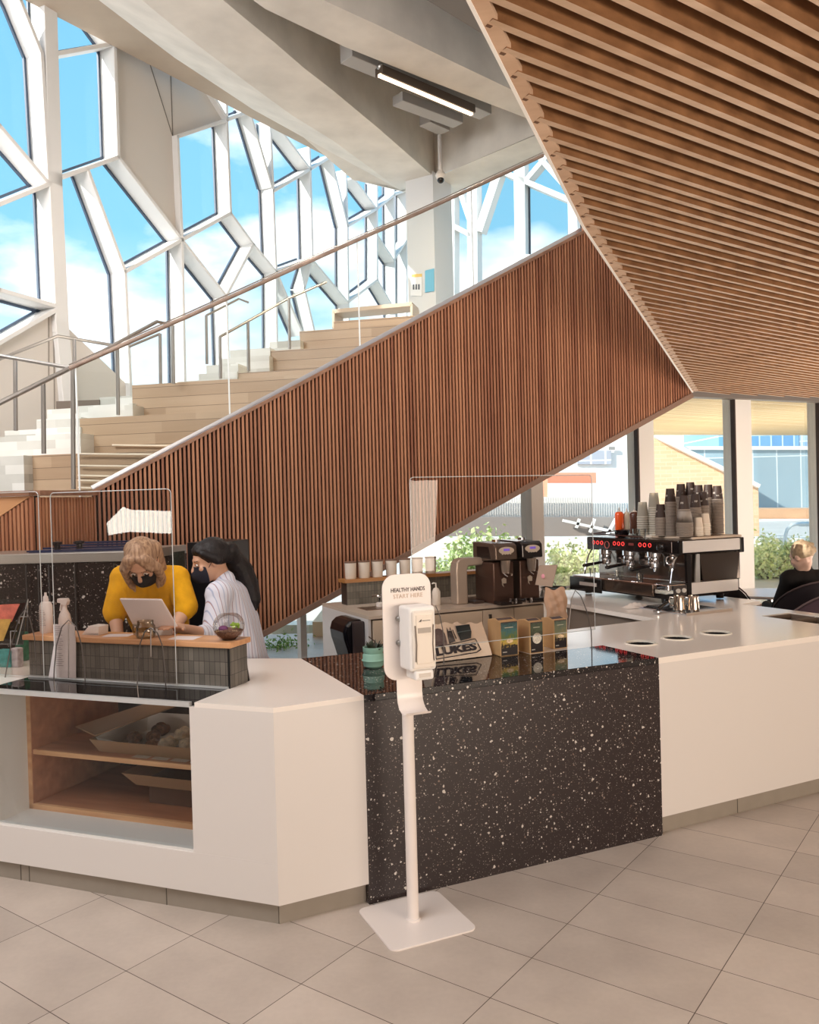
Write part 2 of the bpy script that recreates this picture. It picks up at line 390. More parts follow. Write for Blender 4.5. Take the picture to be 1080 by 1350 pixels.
# ------------------------------------------------------------------ slatted soffit
SA, SB = .067, -.1376; SZ0 = 2.75-SA*3.0-SB*9.0
sd_ = Vector((1.5, 1, 0)).normalized(); sn_ = Vector((-sd_.y, sd_.x, 0))
def sof(x, y):
    d = ray(x, y); t = (SZ0-EYE)/(d.z-SA*d.x-SB*d.y); return O+d*t
def sz(x, y): return SZ0+SA*x+SB*y
S0, S1, S2 = sof(620, 0), sof(770, 298), sof(914, 517)
Sm = S0+(S0-S1)*1.6                                           # edge carried on over the camera
edge = [Sm, S0, S1, S2]
def an(p): return p.x*sd_.x+p.y*sd_.y, p.x*sn_.x+p.y*sn_.y
def P_an(a, n): x = sd_.x*a+sn_.x*n; y = sd_.y*a+sn_.y*n; return Vector((x, y, sz(x, y)))
en = [(an(p)[1], an(p)[0]) for p in edge]
ns = [2.037, 2.139, 2.2345, 2.326, 2.4206, 2.5075, 2.601, 2.704, 2.795, 2.874, 2.951, 3.029, 3.110, 3.1895, 3.2665, 3.3456, 3.427, 3.505, 3.580, 3.655, 3.7315, 3.796, 3.862, 3.9375, 4.0017]
p_ = .066
while ns[-1] < 5.68: ns.append(ns[-1]+p_); p_ = max(.056, p_-.0004)
q_ = .108; 
while ns[0] > -.6: ns.insert(0, ns[0]-q_); q_ += .002
nE, aE = an(S2)[1], an(S2)[0]
mb = MB(); bk = MB(); r2 = random.Random(3)
TH, DP = .034, .17
for n in ns:
    a0 = interp(en, n)+.05; a1 = min(a0+9, aE+(nE-n)/.134*1.0+.2) if n > 4.9 else a0+9
    a1 = max(a1, a0+.2)
    dz = -.004 if n < 3.2 else -.002
    a = a0
    while a < a1:                                             # boards butt-jointed along each blade
        b_ = min(a1, a+r2.uniform(1.6, 3.2)); p = P_an(a, n); q = P_an(b_-.002, n)
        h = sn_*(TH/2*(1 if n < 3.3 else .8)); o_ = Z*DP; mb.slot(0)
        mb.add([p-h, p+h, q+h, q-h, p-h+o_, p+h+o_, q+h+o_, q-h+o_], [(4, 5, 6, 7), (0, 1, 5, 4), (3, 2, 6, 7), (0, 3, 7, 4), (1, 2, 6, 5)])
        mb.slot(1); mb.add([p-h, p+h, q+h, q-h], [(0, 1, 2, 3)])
        a = b_
soffit_wood = wood('soffit_oak', (120, 82, 52), (164, 118, 80), 0, 1.4, 9, .5, piece=None); soffit_lit_wood = wood('soffit_oak_lit', (192, 162, 134), (216, 188, 162), 0, 1.4, 9, .5)  # blade undersides lighter: light off the floor is put into their colour
nt = soffit_wood.node_tree
struct(mb.build('ceiling', [soffit_wood, soffit_lit_wood]))
pts = [p+Z*(DP+.01) for p in edge]; fa = [P_an(aE+9, nE-.134*9)+Z*(DP+.01), P_an(en[0][1]+12, en[0][0])+Z*(DP+.01)]
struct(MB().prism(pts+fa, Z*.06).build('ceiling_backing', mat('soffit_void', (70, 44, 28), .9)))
mb = MB(); mw = MB(); nb = MB()
for a, b in zip(edge[:-1], edge[1:]):
    d = (b-a).normalized(); inn = (sd_ - d*sd_.dot(d)).normalized(); up = Z
    mb.prism([a, b, b+inn*.055, a+inn*.055], Z*.02); mb.prism([a+Z*.02, b+Z*.02, b+inn*.012+Z*.02, a+inn*.012+Z*.02], Z*.13)
    mw.prism([a-inn*.012-Z*.003, b-inn*.012-Z*.003, b+inn*.002-Z*.003, a+inn*.002-Z*.003], Z*.16)
struct(mb.build('trim_8', wood('soffit_edge', (190, 156, 128), (214, 182, 154), 0, 2, 6, .5)))
struct(mw.build('trim_9', mat('soffit_edge_highlight', (250, 248, 244), .5)))  # sky-lit highlight along the edge, painted as a near-white strip
for i, n in enumerate(ns):                                    # little fixing blocks between the blades
    a = interp(en, n)+.062; p = P_an(a, n+.025)
    nb.obox(p+Z*.03, sd_, sn_, Z, .012, .012, .03)
struct(nb.build('trim_10', mat('fixing_block', (112, 82, 62), .7)))
for a, b in zip(edge[:-1], edge[1:]):                         # the atrium face of the room above the soffit
    inn = (sd_-(b-a).normalized()*sd_.dot((b-a).normalized())).normalized(); inn.z = 0
    p, q = a+inn*.02, b+inn*.02; struct(MB().add([p+Z*.16, q+Z*.16, Vector((q.x, q.y, 7.9)), Vector((p.x, p.y, 7.9)), p+inn*.1+Z*.16, q+inn*.1+Z*.16, Vector((q.x, q.y, 7.9))+inn*.1, Vector((p.x, p.y, 7.9))+inn*.1], [(0, 1, 2, 3), (4, 5, 6, 7), (0, 3, 7, 4), (1, 2, 6, 5), (2, 3, 7, 6), (0, 1, 5, 4)]).build('wall_atrium', M['panel_grey']))
# ------------------------------------------------------------------ glazing on the right
Fp = Pl((0, 8.0), (1, .4875))
def fp(x, y, off=0): return Fp(x, y, off)
def column(x0, x1, name, z1=2.83, dep=.24, z0=0.0):
    a = fp(x0, 700); b = fp(x1, 700); a.z = b.z = z0; w = (b-a).length
    # the left flank takes part of the width seen
    d = Fp.d; b2 = a + d*(w*.62); 
    m = MB().prism([a+d*.10-Fp.n*0, b2+d*.10, b2+d*.10+Fp.n*dep, a+d*.10+Fp.n*dep], Z*(z1-z0))
    return struct(m.build(name, M['mullion_grey'], bevel=.004))
for i, (a, b) in enumerate(((691, 718), (836, 865), (965, 994), (1078, 1112))): 
    pa, pb = fp(a, 700), fp(b, 700); pa.z = pb.z = 0; d = Fp.d; w = (pb-pa).length
    m = MB(); f0 = pa+d*.10; m.prism([f0, f0+d*(w-.10), f0+d*(w-.10)+Fp.n*.2, f0+Fp.n*.2], Z*2.83)
    struct(m.build('column_%d' % (i+1), M['mullion_grey'], bevel=.004))
m = MB(); pa, pb = fp(397, 850), fp(405, 850); pa.z = pb.z = 0; m.prism([pa, pb, pb+Fp.n*.1, pa+Fp.n*.1], Z*1.2)
struct(m.build('trim_11', mat('sunlit_mullion', (236, 238, 238), .4)))  # sunlight on this narrow mullion is put into its white colour
h0, h1 = fp(905, 520), fp(1250, 528); h0.z = h1.z = 2.81
struct(MB().bar(h0-Fp.n*.02, h1-Fp.n*.02, .14, .07).build('trim_12', mat('head_trim', (128, 118, 110), .5)))
xs = [300, 401, 704, 850, 979, 1095, 1250]
for i in range(len(xs)-1):
    a = fp(xs[i], 700, .1); b = fp(xs[i+1], 700, .1); a.z = b.z = 0
    top_ = 2.8 if i > 1 else (1.0 if i == 0 else 2.2)
    fr = struct(MB().prism([a, b, b+Fp.n*.01, a+Fp.n*.01], Z*top_).build('window_%d' % (i+1), M['glass']))
# dark gasket line at the left of each column
m = MB()
for x in (836, 965, 1078): p = fp(x, 700); p.z = 0; m.prism([p+Fp.d*.08, p+Fp.d*.1, p+Fp.d*.1+Fp.n*.06, p+Fp.d*.08+Fp.n*.06], Z*2.8)
struct(m.build('trim_13', mat('gasket', (60, 44, 38), .6)))
# timber soffit carrying on outside
o0, o1 = fp(880, 600, .25), fp(1400, 600, .25)
m = MB(); a = Vector((o0.x, o0.y+.1, 2.86)); b = Vector((o1.x, o1.y, 2.86))
m.prism([a, b, b+Vector((1.5, 6.0, .0)), Vector((4.4, 16.6, 2.86)), Vector((3.9, 16.4, 2.86))], Z*.17)
def strip_mat():
    m, nt, b = newmat('outside_soffit'); G = NG(nt); co = G.coord()
    k = G.v('DOT_PRODUCT', co, (-.5547/.12, .832/.12, 0)); w = G.white(G.comb(G.m('FLOOR', k), 1., 1.)); j = G.m('LESS_THAN', G.m('FRACT', k), .22)
    G.put(b.inputs['Base Color'], G.mix(j, G.mix(w, lin((236, 204, 150)), lin((250, 224, 178))), lin((196, 152, 100)))); b.inputs['Roughness'].default_value = .6
    return m
struct(m.build('ceiling_outside', strip_mat()))
# ------------------------------------------------------------------ honeycomb window wall
Gp = Pl((0, 19.0), (1, 1.95))
gn = Vector((-Gp.d.y, Gp.d.x, 0)); gn = gn if gn.dot(Vector((0, 1, 0))) > 0 else -gn       # outward
if gn.x > 0: gn = -gn
def gp(x, y): return Gp(x, y)
def node_net(plane, edges, out, name, depth, w, mset, frame_mat):
    mb = MB()
    for e in edges:
        (x0, y0), (x1, y1) = e[0], e[1]; ww = e[2] if len(e) > 2 else w
        p, q = plane(x0, y0), plane(x1, y1); d = (q-p).normalized(); sd = d.cross(out).normalized()
        p = p-d*ww*.4; q = q+d*ww*.4
        mb.obox((p+q)/2+out*depth/2, d, sd, out, (q-p).length/2, ww/2, depth/2)
    return struct(mb.build(name, frame_mat, bevel=.006, seg=1))
net = [
 # thick upright and the left bays
 ((65, -60), (74, 235), .2), ((74, 235), (83, 431), .2), ((83, 431), (95, 560), .2),
 ((8, -40), (28, 0)), ((28, 0), (56, 70)), ((56, 70), (66, 242)), ((-60, 100), (0, 165)), ((0, 165), (64, 240)), ((-60, 292), (0, 269)), ((0, 269), (64, 243)),
 ((-60, 370), (0, 382)), ((0, 382), (74, 403)), ((-60, 490), (0, 452)), ((0, 452), (74, 409)),
 # between the upright and the solid panel
 ((78, 70), (152, 57)), ((150, -60), (150, 20)), ((150, 20), (152, 57)), ((152, 57), (157, 207)), ((80, -40), (111, 0)), ((111, 0), (150, 55)), ((152, 57), (194, 47)), ((194, 47), (250, 30)),
 ((84, 233), (157, 207)), ((157, 207), (241, 316)), ((117, 224), (166, 358)), ((166, 358), (241, 316)), ((166, 358), (173, 506)), ((173, 506), (175, 560)),
 # second bay
 ((235, 180), (241, 316)), ((235, 180), (300, 158)), ((300, 158), (336, 144)), ((262, 93), (300, 155)), ((299, 110), (300, 158)), ((300, 158), (305, 281)), ((241, 316), (305, 281)),
 ((305, 281), (335, 322)), ((335, 322), (365, 358)), ((241, 316), (299, 390)), ((299, 390), (335, 322)), ((299, 390), (302, 480)), ((241, 316), (245, 520)),
 ((328, 140), (359, 245)), ((357, 160), (361, 252)), ((361, 252), (365, 358)), ((365, 358), (400, 440)), ((361, 252), (410, 223)), ((410, 223), (437, 206)), ((366, 165), (410, 223)),
 ((365, 358), (366, 470)),
 # further bays, smaller with distance
 ((409, 195), (410, 223)), ((410, 223), (413, 343)), ((437, 206), (459, 298)), ((413, 343), (459, 398)), ((365, 358), (408, 342)),
 ((457, 225), (459, 298)), ((459, 298), (460, 398)), ((459, 298), (498, 275)), ((467, 235), (498, 276)), ((498, 275), (520, 257)), ((460, 398), (498, 369)), ((402, 380), (416, 440)), ((413, 343), (402, 380)),
 ((498, 240), (498, 369)), ((498, 310), (520, 343)), ((520, 235), (522, 417)), ((498, 369), (516, 400)), ((520, 343), (537, 317)), ((520, 257), (537, 250)), ((460, 398), (461, 430)), ((537, 240), (537, 440))]
net = [tuple(e) for e in net]
fr = node_net(gp, net, gn, 'window_frame_1', .30, .055, None, M['frame_white'])
mb = MB(); mb.prism([gp(*q)+gn*.1 for q in ((153, 58), (194, 46), (262, 93), (300, 156), (235, 180), (241, 316), (158, 208))], gn*.15)
struct(mb.build('wall_honeycomb_panel', M['panel_grey']))
mb = MB()
for a, b in (((195, 52), (235, 180)), ((231, 76), (234.5, 180))): p, q = gp(*a), gp(*b); mb.bar(p+gn*.097, q+gn*.097, .012, .008, up=gn)
struct(mb.build('trim_14', mat('panel_seam', (120, 112, 104), .7)))
mb = MB(); mb.prism([gp(*q)+gn*.08 for q in ((-80, 512), (0, 456), (74, 411), (94, 430), (174, 507), (176, 620), (-80, 700))], gn*.15)
struct(mb.build('wall_left', M['panel_grey']))
mb = MB()
for a, b in (((76, 412), (78, 560)), ((70, 412), (70, 500))): p, q = gp(*a), gp(*b); mb.bar(p+gn*.077, q+gn*.077, .014, .008, up=gn)
struct(mb.build('trim_15', mat('panel_seam_b', (150, 142, 134), .7)))
gq = [gp(*q)+gn*.29 for q in ((-60, -60), (540, -60), (540, 560), (-60, 560))]
# one sheet per bay so that panes read as glass behind the frame, with a thin dark gasket on the bay's far side
struct(MB().poly(gq).build('window_10', M['glass']))
# gaskets: dark line inside each strut's room-side left flank
mb = MB()
for e in net:
    (x0, y0), (x1, y1) = e[0], e[1]; ww = (e[2] if len(e) > 2 else .075)
    p, q = gp(x0, y0), gp(x1, y1); d = (q-p).normalized(); sd = d.cross(gn).normalized()
    if sd.dot(Vector((0, -1, 0))) < 0: sd = -sd
    mb.bar(p+gn*.275+sd*(ww/2+.012), q+gn*.275+sd*(ww/2+.012), .03, .03, up=gn)
struct(mb.build('trim_16', mat('dark_gasket', (70, 84, 104), .5)))
# ------------------------------------------------------------------ far window wall, right of the white column
Qp = Pl((0, 22.0), (1, -.55)); qn = Vector((.5, .87, 0)).normalized()
qn = Vector((-Qp.d.y, Qp.d.x, 0)); qn = qn if qn.y > 0 else -qn
def qp(x, y): return Qp(x, y)
net2 = [((622, 200), (623, 378), .28), ((684, 195), (686, 345), .28), ((754, 240), (756, 330), .22), ((660, 215), (632, 300), .22), ((560, 270), (598, 298)), ((598, 298), (625, 312)), ((640, 210), (667, 228)), ((667, 228), (750, 263)), ((750, 263), (800, 285)),
        ((694, 236), (718, 208)), ((740, 240), (700, 195)), ((660, 362), (683, 340), .2), ((683, 340), (700, 341), .2), ((597, 230), (597, 400), .1), ((800, 285), (802, 400), .22), ((800, 285), (850, 240)), ((850, 130), (850, 400), .22), ((850, 240), (905, 262)), ((905, 262), (905, 400), .22), ((905, 262), (950, 230)), ((950, 120), (950, 400), .22), ((754, 240), (800, 200)), ((800, 120), (800, 200), .22), ((800, 200), (850, 240)), ((850, 130), (905, 170)), ((905, 100), (905, 262), .22), ((605, 250), (622, 300))]
node_net(qp, net2, qn, 'window_frame_2', .3, .12, None, M['frame_white'])
struct(MB().poly([qp(*q)+qn*.28 for q in ((540, 120), (955, 120), (955, 450), (540, 450))]).build('window_11', M['glass']))
mb = MB()
for a, b in (((693, 240), (694, 340)), ((655, 234), (633, 305)), ((750, 265), (751, 330)), ((692, 234), (716, 207))): p, q = qp(*a), qp(*b); mb.bar(p+qn*.25, q+qn*.25, .04, .04, up=qn)
struct(mb.build('trim_17', mat('dark_gasket_b', (60, 66, 80), .5)))
# ------------------------------------------------------------------ concrete beams overhead
ZB = 6.6
def gb(x, y, z=ZB): return g(x, y, z)
# beam 1: sloping outer flank + level underside
outer = [(60, -60), (130, 0), (193, 48), (230, 76), (268, 101), (333, 144), (400, 181), (465, 237)]
inner = [(110, -60), (187, 0), (238, 42), (285, 78), (330, 112), (385, 152), (440, 186), (530, 252)]
oz = [7.0, 7.0, 7.0, 7.0, 7.0, 6.95, 6.8, 6.62]
inr = [(225, -60), (294, 0), (330, 30), (362, 56), (400, 89), (440, 120), (500, 170), (573, 234)]
mb = MB()
for i in range(len(outer)-1):
    a, b, c_, d = gb(*outer[i], oz[i]), gb(*outer[i+1], oz[i+1]), gb(*inner[i+1]), gb(*inner[i])
    mb.poly([a, b, c_, d]); mb.poly([gb(*inner[i]), gb(*inner[i+1]), gb(*inr[i+1]), gb(*inr[i])])
    p, q = gb(*inr[i]), gb(*inr[i+1]); mb.poly([p, q, q+Z*1.5, p+Z*1.5])
    p, q = gb(*outer[i], oz[i]), gb(*outer[i+1], oz[i+1]); mb.poly([p, q, q+Z*1.1, p+Z*1.1])
mb.poly([gb(465, 237), gb(530, 251), gb(573, 234), gb(597, 256), gb(540, 255)])
struct(mb.build('beam_1', M['concrete']))
mb = MB()   # beam 3, running right from the column head
mb.poly([gb(573, 234), gb(704, 179), gb(770, 150), gb(800, 170), gb(718, 203), gb(597, 256)])
p, q = gb(573, 234), gb(770, 150); mb.poly([p, q, q+Z*1.5, p+Z*1.5])
p, q = gb(597, 256), gb(800, 170); mb.poly([p, q, q+Z*1.1, p+Z*1.1])
struct(mb.build('beam_2', M['concrete']))
mb = MB()   # beam 2, between the two recesses
lo = [(250, -60), (350, 12), (455, 62), (560, 104), (692, 155), (790, 195)]; up = [(330, -60), (426, 0), (500, 34), (590, 78), (672, 117), (790, 170)]
for i in range(len(lo)-1):
    mb.poly([gb(*lo[i]), gb(*lo[i+1]), gb(*up[i+1]), gb(*up[i])])
    p, q = gb(*up[i]), gb(*up[i+1]); mb.poly([p, q, q+Z*1.5, p+Z*1.5])
    p, q = gb(*lo[i]), gb(*lo[i+1]); mb.poly([p, q, q+Z*1.5, p+Z*1.5])
struct(mb.build('beam_3', M['concrete']))
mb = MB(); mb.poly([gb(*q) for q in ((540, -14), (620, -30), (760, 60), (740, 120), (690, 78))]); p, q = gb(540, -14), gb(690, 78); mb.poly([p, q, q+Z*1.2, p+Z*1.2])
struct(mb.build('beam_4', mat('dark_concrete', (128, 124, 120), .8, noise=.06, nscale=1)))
struct(MB().prism([(-7.2, -9, 7.95), (12, -9, 7.95), (12, 10, 7.95), (4.2, 10, 7.95), (3.0, 15.2, 7.95), (-1.2, 15.5, 7.95), (-5.2, 9.4, 7.95), (-7.2, 5, 7.95)], Z*.4).build('roof', M['concrete_dark']))
# grey service beams in the recess
duct = mat('duct_grey', (160, 156, 152), .5)
def gbar(a, b, z, w, h, name, label, m=duct):
    p, q = gb(*a, z), gb(*b, z); o = MB().bar(p, q, w, h).build(name, m, bevel=.008); return tag(o, label, 'beam')
gbar((456, 66), (640, 143), 6.8, .22, .22, 'service_beam', 'long grey service beam running above the lit batten lamp')
gbar((524, 130), (604, 160), 6.8, .2, .12, 'service_beam', 'short grey service beam just below the lit batten lamp')
gbar((560, 156), (586, 168), 6.9, .2, .16, 'service_beam', 'stubby grey bracket block at the head of the camera rod')
t = thing('batten_lamp', 'lit linear batten lamp in a grey housing hung in the concrete recess', 'lamp', gb(561, 128, 6.5))
base = Vector(t.location); p, q = gb(500, 101, 6.5)-base, gb(622, 152, 6.5)-base
MB().bar(p+Z*.06, q+Z*.06, .13, .1).build('housing', mat('lamp_housing', (74, 62, 52), .5), t)
MB().bar(p+Vector((0, -.03, -.0)), q+Vector((0, -.03, -.0)), .045, .03).build('diffuser', mat('lamp_diffuser', (255, 226, 190), .4, em=2.2), t)
mb = MB()
for f in (.02, .5): k = p.lerp(q, f); MB().ball(k+Z*.12, .05).build('bracket', M['brushed'], t, smooth=True)
# surveillance dome on a rod
e = gb(573, 238, 6.6); t = thing('ceiling_camera', 'small black dome camera on a pale hanging rod above the white column', 'camera', ay(581, 237, 11.9))
b0 = Vector(t.location); ln = (ay(581, 168, 11.9)-b0).z
MB().tube([(0, 0, .1), (0, 0, ln)], .028).build('rod', mat('rod_grey', (198, 194, 190), .5), t)
MB().lathe([(.0, -.02), (.05, .0), (.075, .06), (.06, .1), (.03, .13)]).build('housing', mat('cam_housing', (190, 186, 182), .4), t, smooth=True)
MB().ball((0, -.01, -.005), .05).build('dome', mat('cam_dome', (18, 18, 20), .1), t, smooth=True)
# ------------------------------------------------------------------ white column with two posters
cA, cB, cC = ay(537, 330, 13.0), ay(573, 330, 12.75), ay(597, 330, 13.2)
for v in (cA, cB, cC): v.z = 3.0
cD = cA+cC-cB
struct(MB().prism([cA, cB, cC, cD], Z*3.65).build('column_white', mat('white_column', (222, 224, 226), .6)))
cp = Pl(cA, (cB-cA)); nrm = Vector((cB.y-cA.y, -(cB.x-cA.x), 0)).normalized()
def onc(x, y): return cp(x, y)+nrm*.008
t = thing('poster', 'white notice with a yellow header on the white column', 'poster', onc(549, 376)); b0 = Vector(t.location)
q4 = [onc(*q)-b0 for q in ((542, 390), (557, 391), (557, 361), (543, 362))]
MB().prism(q4, nrm*.004).build('sheet', mat('poster_white', (238, 240, 242), .6), t)
q4 = [onc(*q)-b0+nrm*.005 for q in ((543, 366), (557, 365), (557, 361), (543, 362))]; MB().prism(q4, nrm*.002).build('header', mat('poster_yellow', (240, 206, 120), .6), t)
mb = MB()
for x in (546, 549.5, 553): k = [onc(*q)-b0+nrm*.005 for q in ((x-1, 382), (x+1, 382), (x+1, 375), (x-1, 375))]; mb.prism(k, nrm*.002)
mb.build('symbols', mat('poster_grey', (90, 96, 108), .6), t)
q4 = [onc(*q) for q in ((561, 386), (573, 384), (573, 354), (561, 357))]; b0 = q4[0].copy()
o = MB().prism([k-b0 for k in q4], nrm*.006).build('poster', mat('poster_blue', (120, 192, 222), .6), loc=b0); tag(o, 'plain light blue poster on the white column', 'poster')
# ------------------------------------------------------------------ bleacher stair
def tp(Y): return Pl((0, Y), (1, -.22))
tiers = [  # front plane depth at x=0, left px, top (x,y), height
 (7.2, -30, 30, 601, .75), (7.7, 105, 105, 552, .62), (8.4, 174, 174, 508, .6), (9.2, 313, 313, 492, .5), (9.8, 355, 355, 463, .5), (10.4, 395, 395, 437, .45), (11.0, 440, 440, 424, .4)]
st = thing('bleacher_stair', 'broad oak and pale stone bleacher stair rising behind the slatted wall', 'staircase', (0, 0, 0))
led = MB()
for i, (Y, _, x, y, h) in enumerate(tiers):
    P = tp(Y); a = P(x, y); zt = a.z
    # right end: where the tier meets the slatted wall's back
    d = P.d; t_ = (W.n.dot(W.p-Vector((a.x, a.y, 0)))+.12)/W.n.dot(d)
    if t_ < .3: t_ = 9.0
    b = a+d*min(t_, 9.0)
    bk_ = Vector((.3, 1.5, 0))
    fl_ = [Vector((a.x, a.y, zt-h)), Vector((b.x, b.y, zt-h)), Vector((b.x, b.y, zt-h))+bk_*.9, Vector((a.x, a.y, zt-h))+bk_]
    MB().prism(fl_, Z*h).build('tier', M['bleacher'], st)
stones = [  # plane depth, x left, x right, y top, height
 (7.1, -60, 31, 604, .6), (7.5, -60, 106, 579, .3), (7.7, 6, 106, 568, .3), (8.0, 48, 107, 553, .3), (8.2, 62, 175, 540, .25), (8.35, 93, 175, 536, .2), (8.5, 131, 175, 524, .3),
 (9.0, 234, 313, 503, .3), (9.2, 262, 313, 493, .3), (9.4, 272, 314, 482, .3), (9.7, 289, 355, 473, .3), (9.8, 303, 356, 462, .3), (10.3, 355, 396, 451, .3)]
for Y, x0, x1, y, h in stones:
    P = tp(Y-.03); a = P(x0, y); zt = a.z; b = P(x1, y); b.z = zt
    MB().prism([Vector((a.x, a.y, zt-h)), Vector((b.x, b.y, zt-h)), Vector((b.x+.1, b.y+.45, zt-h)), Vector((a.x+.1, a.y+.45, zt-h))], Z*h).build('stone_step', M['stone'], st)
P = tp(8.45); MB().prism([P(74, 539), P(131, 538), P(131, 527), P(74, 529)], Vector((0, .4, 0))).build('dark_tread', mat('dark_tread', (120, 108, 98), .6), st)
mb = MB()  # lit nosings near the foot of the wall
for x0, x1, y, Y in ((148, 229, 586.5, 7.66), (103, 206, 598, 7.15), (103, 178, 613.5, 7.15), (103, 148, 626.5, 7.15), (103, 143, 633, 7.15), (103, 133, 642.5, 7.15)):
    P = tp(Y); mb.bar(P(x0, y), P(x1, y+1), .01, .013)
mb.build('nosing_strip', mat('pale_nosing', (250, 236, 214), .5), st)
# bench on the upper landing
t = thing('landing_bench', 'slim timber bench on the upper landing beside the white column', 'bench', tp(12.2)(490, 415)); b0 = Vector(t.location); P = tp(12.2)
bw = mat('bench_wood', (196, 178, 160), .5)
MB().prism([P(438, 413)-b0, P(543, 403)-b0, P(543, 398)-b0, P(438, 408)-b0], Vector((.1, .4, 0))).build('seat', bw, t)
for x, y in ((438, 411), (541, 401)): MB().prism([P(x, y)-b0, P(x+3, y)-b0, P(x+3, y+22)-b0, P(x, y+22)-b0], Vector((.1, .4, 0))).build('leg', bw, t)
# ------------------------------------------------------------------ glass balustrade with its rail
rail_p = [W(x, y, .05) for x, y in ((91, 486), (250, 416), (400, 348), (560, 277), (716, 205))]
t = thing('glass_balustrade', 'frameless glass balustrade with a dark handrail along the slatted stair wall', 'balustrade')
MB().tube(rail_p, .017, 12).build('handrail', wood('handrail_wood', (138, 118, 106), (170, 150, 138), 0, 2, 8, .35), t, smooth=True)
MB().tube([p+W.n*.0+Z*.028 for p in rail_p], .006, 6).build('rail_cap', M['steel'], t)
sx = [102, 305, 480, 633, 745]
def topz(s): return interp(top, s)
lasts = sOf(W(104, 560)); segs = []
xe = [60, 104, 306, 481, 633, 760]
rs = [(sOf(p), p.z) for p in rail_p]
for a, b in zip(xe[:-1], xe[1:]):
    sa, sb_ = sOf(W(a, 560)), sOf(W(b, 560)); sa += .006; sb_ -= .006
    za, zb = (topz(sa), topz(sb_))
    if a == 60: continue
    MB().prism([wp(sa, za, .05), wp(sb_, zb, .05), wp(sb_, interp(rs, sb_), .05), wp(sa, interp(rs, sa), .05)], W.n*.012).build('glass_panel', M['balustrade_glass'], t)
mb = MB()
for x in (103, 305.5, 480.5, 633): s_ = sOf(W(x, 560)); MB().bar(wp(s_, topz(s_), .05), wp(s_, interp(rs, s_), .05), .007, .012).build('panel_joint', mat('glass_edge', (226, 232, 232), .3), t)
# ------------------------------------------------------------------ thin metal handrails of the stair
rm = mat('rail_metal', (176, 172, 168), .3, .7)
def metal_rail(label, pts, posts, r=.02):
    """pts: (x, y, depth); posts: (x, top y, bottom y, depth)"""
    t = thing('metal_handrail', label, 'handrail', group='thin metal stair handrails')
    MB().tube([ay(*p) for p in pts], r, 8).build('rail', rm, t, smooth=True)
    for x, y0, y1, Y in posts: MB().tube([ay(x, y0, Y), ay(x+.8, y1, Y)], .019, 8).build('post', rm, t)
    return t
metal_rail('metal handrail dropping left from the lower end of the dark rail', [(91, 486, 6.6), (0, 531, 6.2), (-40, 551, 6.1)], [(57, 503, 598, 6.55), (96, 486, 645, 6.7)], .019)
metal_rail('level metal handrail behind the lower end of the dark rail', [(-40, 461, 7.0), (0, 469, 7.0), (92, 485, 6.75)], [(20, 474, 568, 7.4)], .015)
metal_rail('gabled metal handrail against the grey wall panel', [(-40, 492, 8.4), (0, 473, 8.4), (76, 443, 8.7), (148, 455, 8.9)], [(98, 447, 545, 8.6)], .018)
metal_rail('metal handrail climbing to a crook before the second window bay', [(97, 485, 8.1), (155, 452, 8.3), (207, 424, 8.6), (225, 428, 8.7)], [(155, 452, 547, 8.35), (228, 429, 506, 8.8)], .018)
metal_rail('thin metal handrail just under the crooked one', [(170, 457, 9.0), (211, 440, 9.1)], [(211, 440, 506, 9.1)], .014)
metal_rail('long metal handrail rising over the pale stone steps', [(290, 444, 9.3), (326, 424, 9.6), (381, 393, 10.2), (430, 372, 10.6)], [(290, 444, 499, 9.3), (327, 424, 489, 9.6), (381, 393, 460, 10.1)], .016)
metal_rail('short metal handrail end standing behind the stone steps', [(272, 416, 10.3), (315, 394, 10.5), (328, 399, 10.5)], [(272, 416, 480, 10.3)], .014)
# ------------------------------------------------------------------ light
wd = bpy.data.worlds.new('sky'); bpy.context.scene.world = wd; wd.use_nodes = True; nt = wd.node_tree; nt.nodes.clear(); G = NG(nt)
o = G.n('ShaderNodeOutputWorld'); bgd = G.n('ShaderNodeBackground'); co = G.coord('Generated'); sp = G.n('ShaderNodeSeparateXYZ'); G.put(sp.inputs[0], co)
mp = G.n('ShaderNodeMapping'); G.put(mp.inputs['Vector'], co); mp.inputs['Scale'].default_value = (1, 1, 2.2)
cl = G.noise(mp.outputs[0], 4.2, 7); cl2 = G.noise(mp.outputs[0], 1.5, 3)
z = sp.outputs[2]
sky = G.ramp(G.m('MAXIMUM', z, 0.), [(0, (1.0, 1.0, 1.0, 1)), (.12, (.62, .84, .98, 1)), (.30, (.21, .50, .70, 1)), (.8, (.11, .35, .62, 1))])
cover = G.maprange(G.m('ADD', G.m('ADD', cl, G.m('MULTIPLY', cl2, .35)), G.maprange(z, .0, .5, .16, -.12)), .66, .84, 0, 1)
sky = G.mix(cover, sky, (1.05, 1.05, 1.05, 1))
gr = G.mix(G.maprange(z, -.06, .0, 0, 1), (.42, .38, .34, 1), sky)
G.put(bgd.inputs[0], gr); bgd.inputs[1].default_value = 1.5; nt.links.new(bgd.outputs[0], o.inputs[0])
def area(name, loc, target, sx_, sy_, e, col):
    l = bpy.data.lights.new(name, 'AREA'); l.shape = 'RECTANGLE'; l.size = sx_; l.size_y = sy_; l.energy = e; l.color = col
    ob = bpy.data.objects.new(name, l); C.objects.link(ob); ob.location = loc
    ob.rotation_euler = (Vector(target)-Vector(loc)).to_track_quat('-Z', 'Y').to_euler(); return ob
sun = bpy.data.lights.new('sun', 'SUN'); sun.energy = 8; sun.angle = .01; sun.color = (1, .96, .88)
so = bpy.data.objects.new('sun', sun); C.objects.link(so); so.rotation_euler = Vector((1, .45, -.64)).to_track_quat('-Z', 'Y').to_euler()
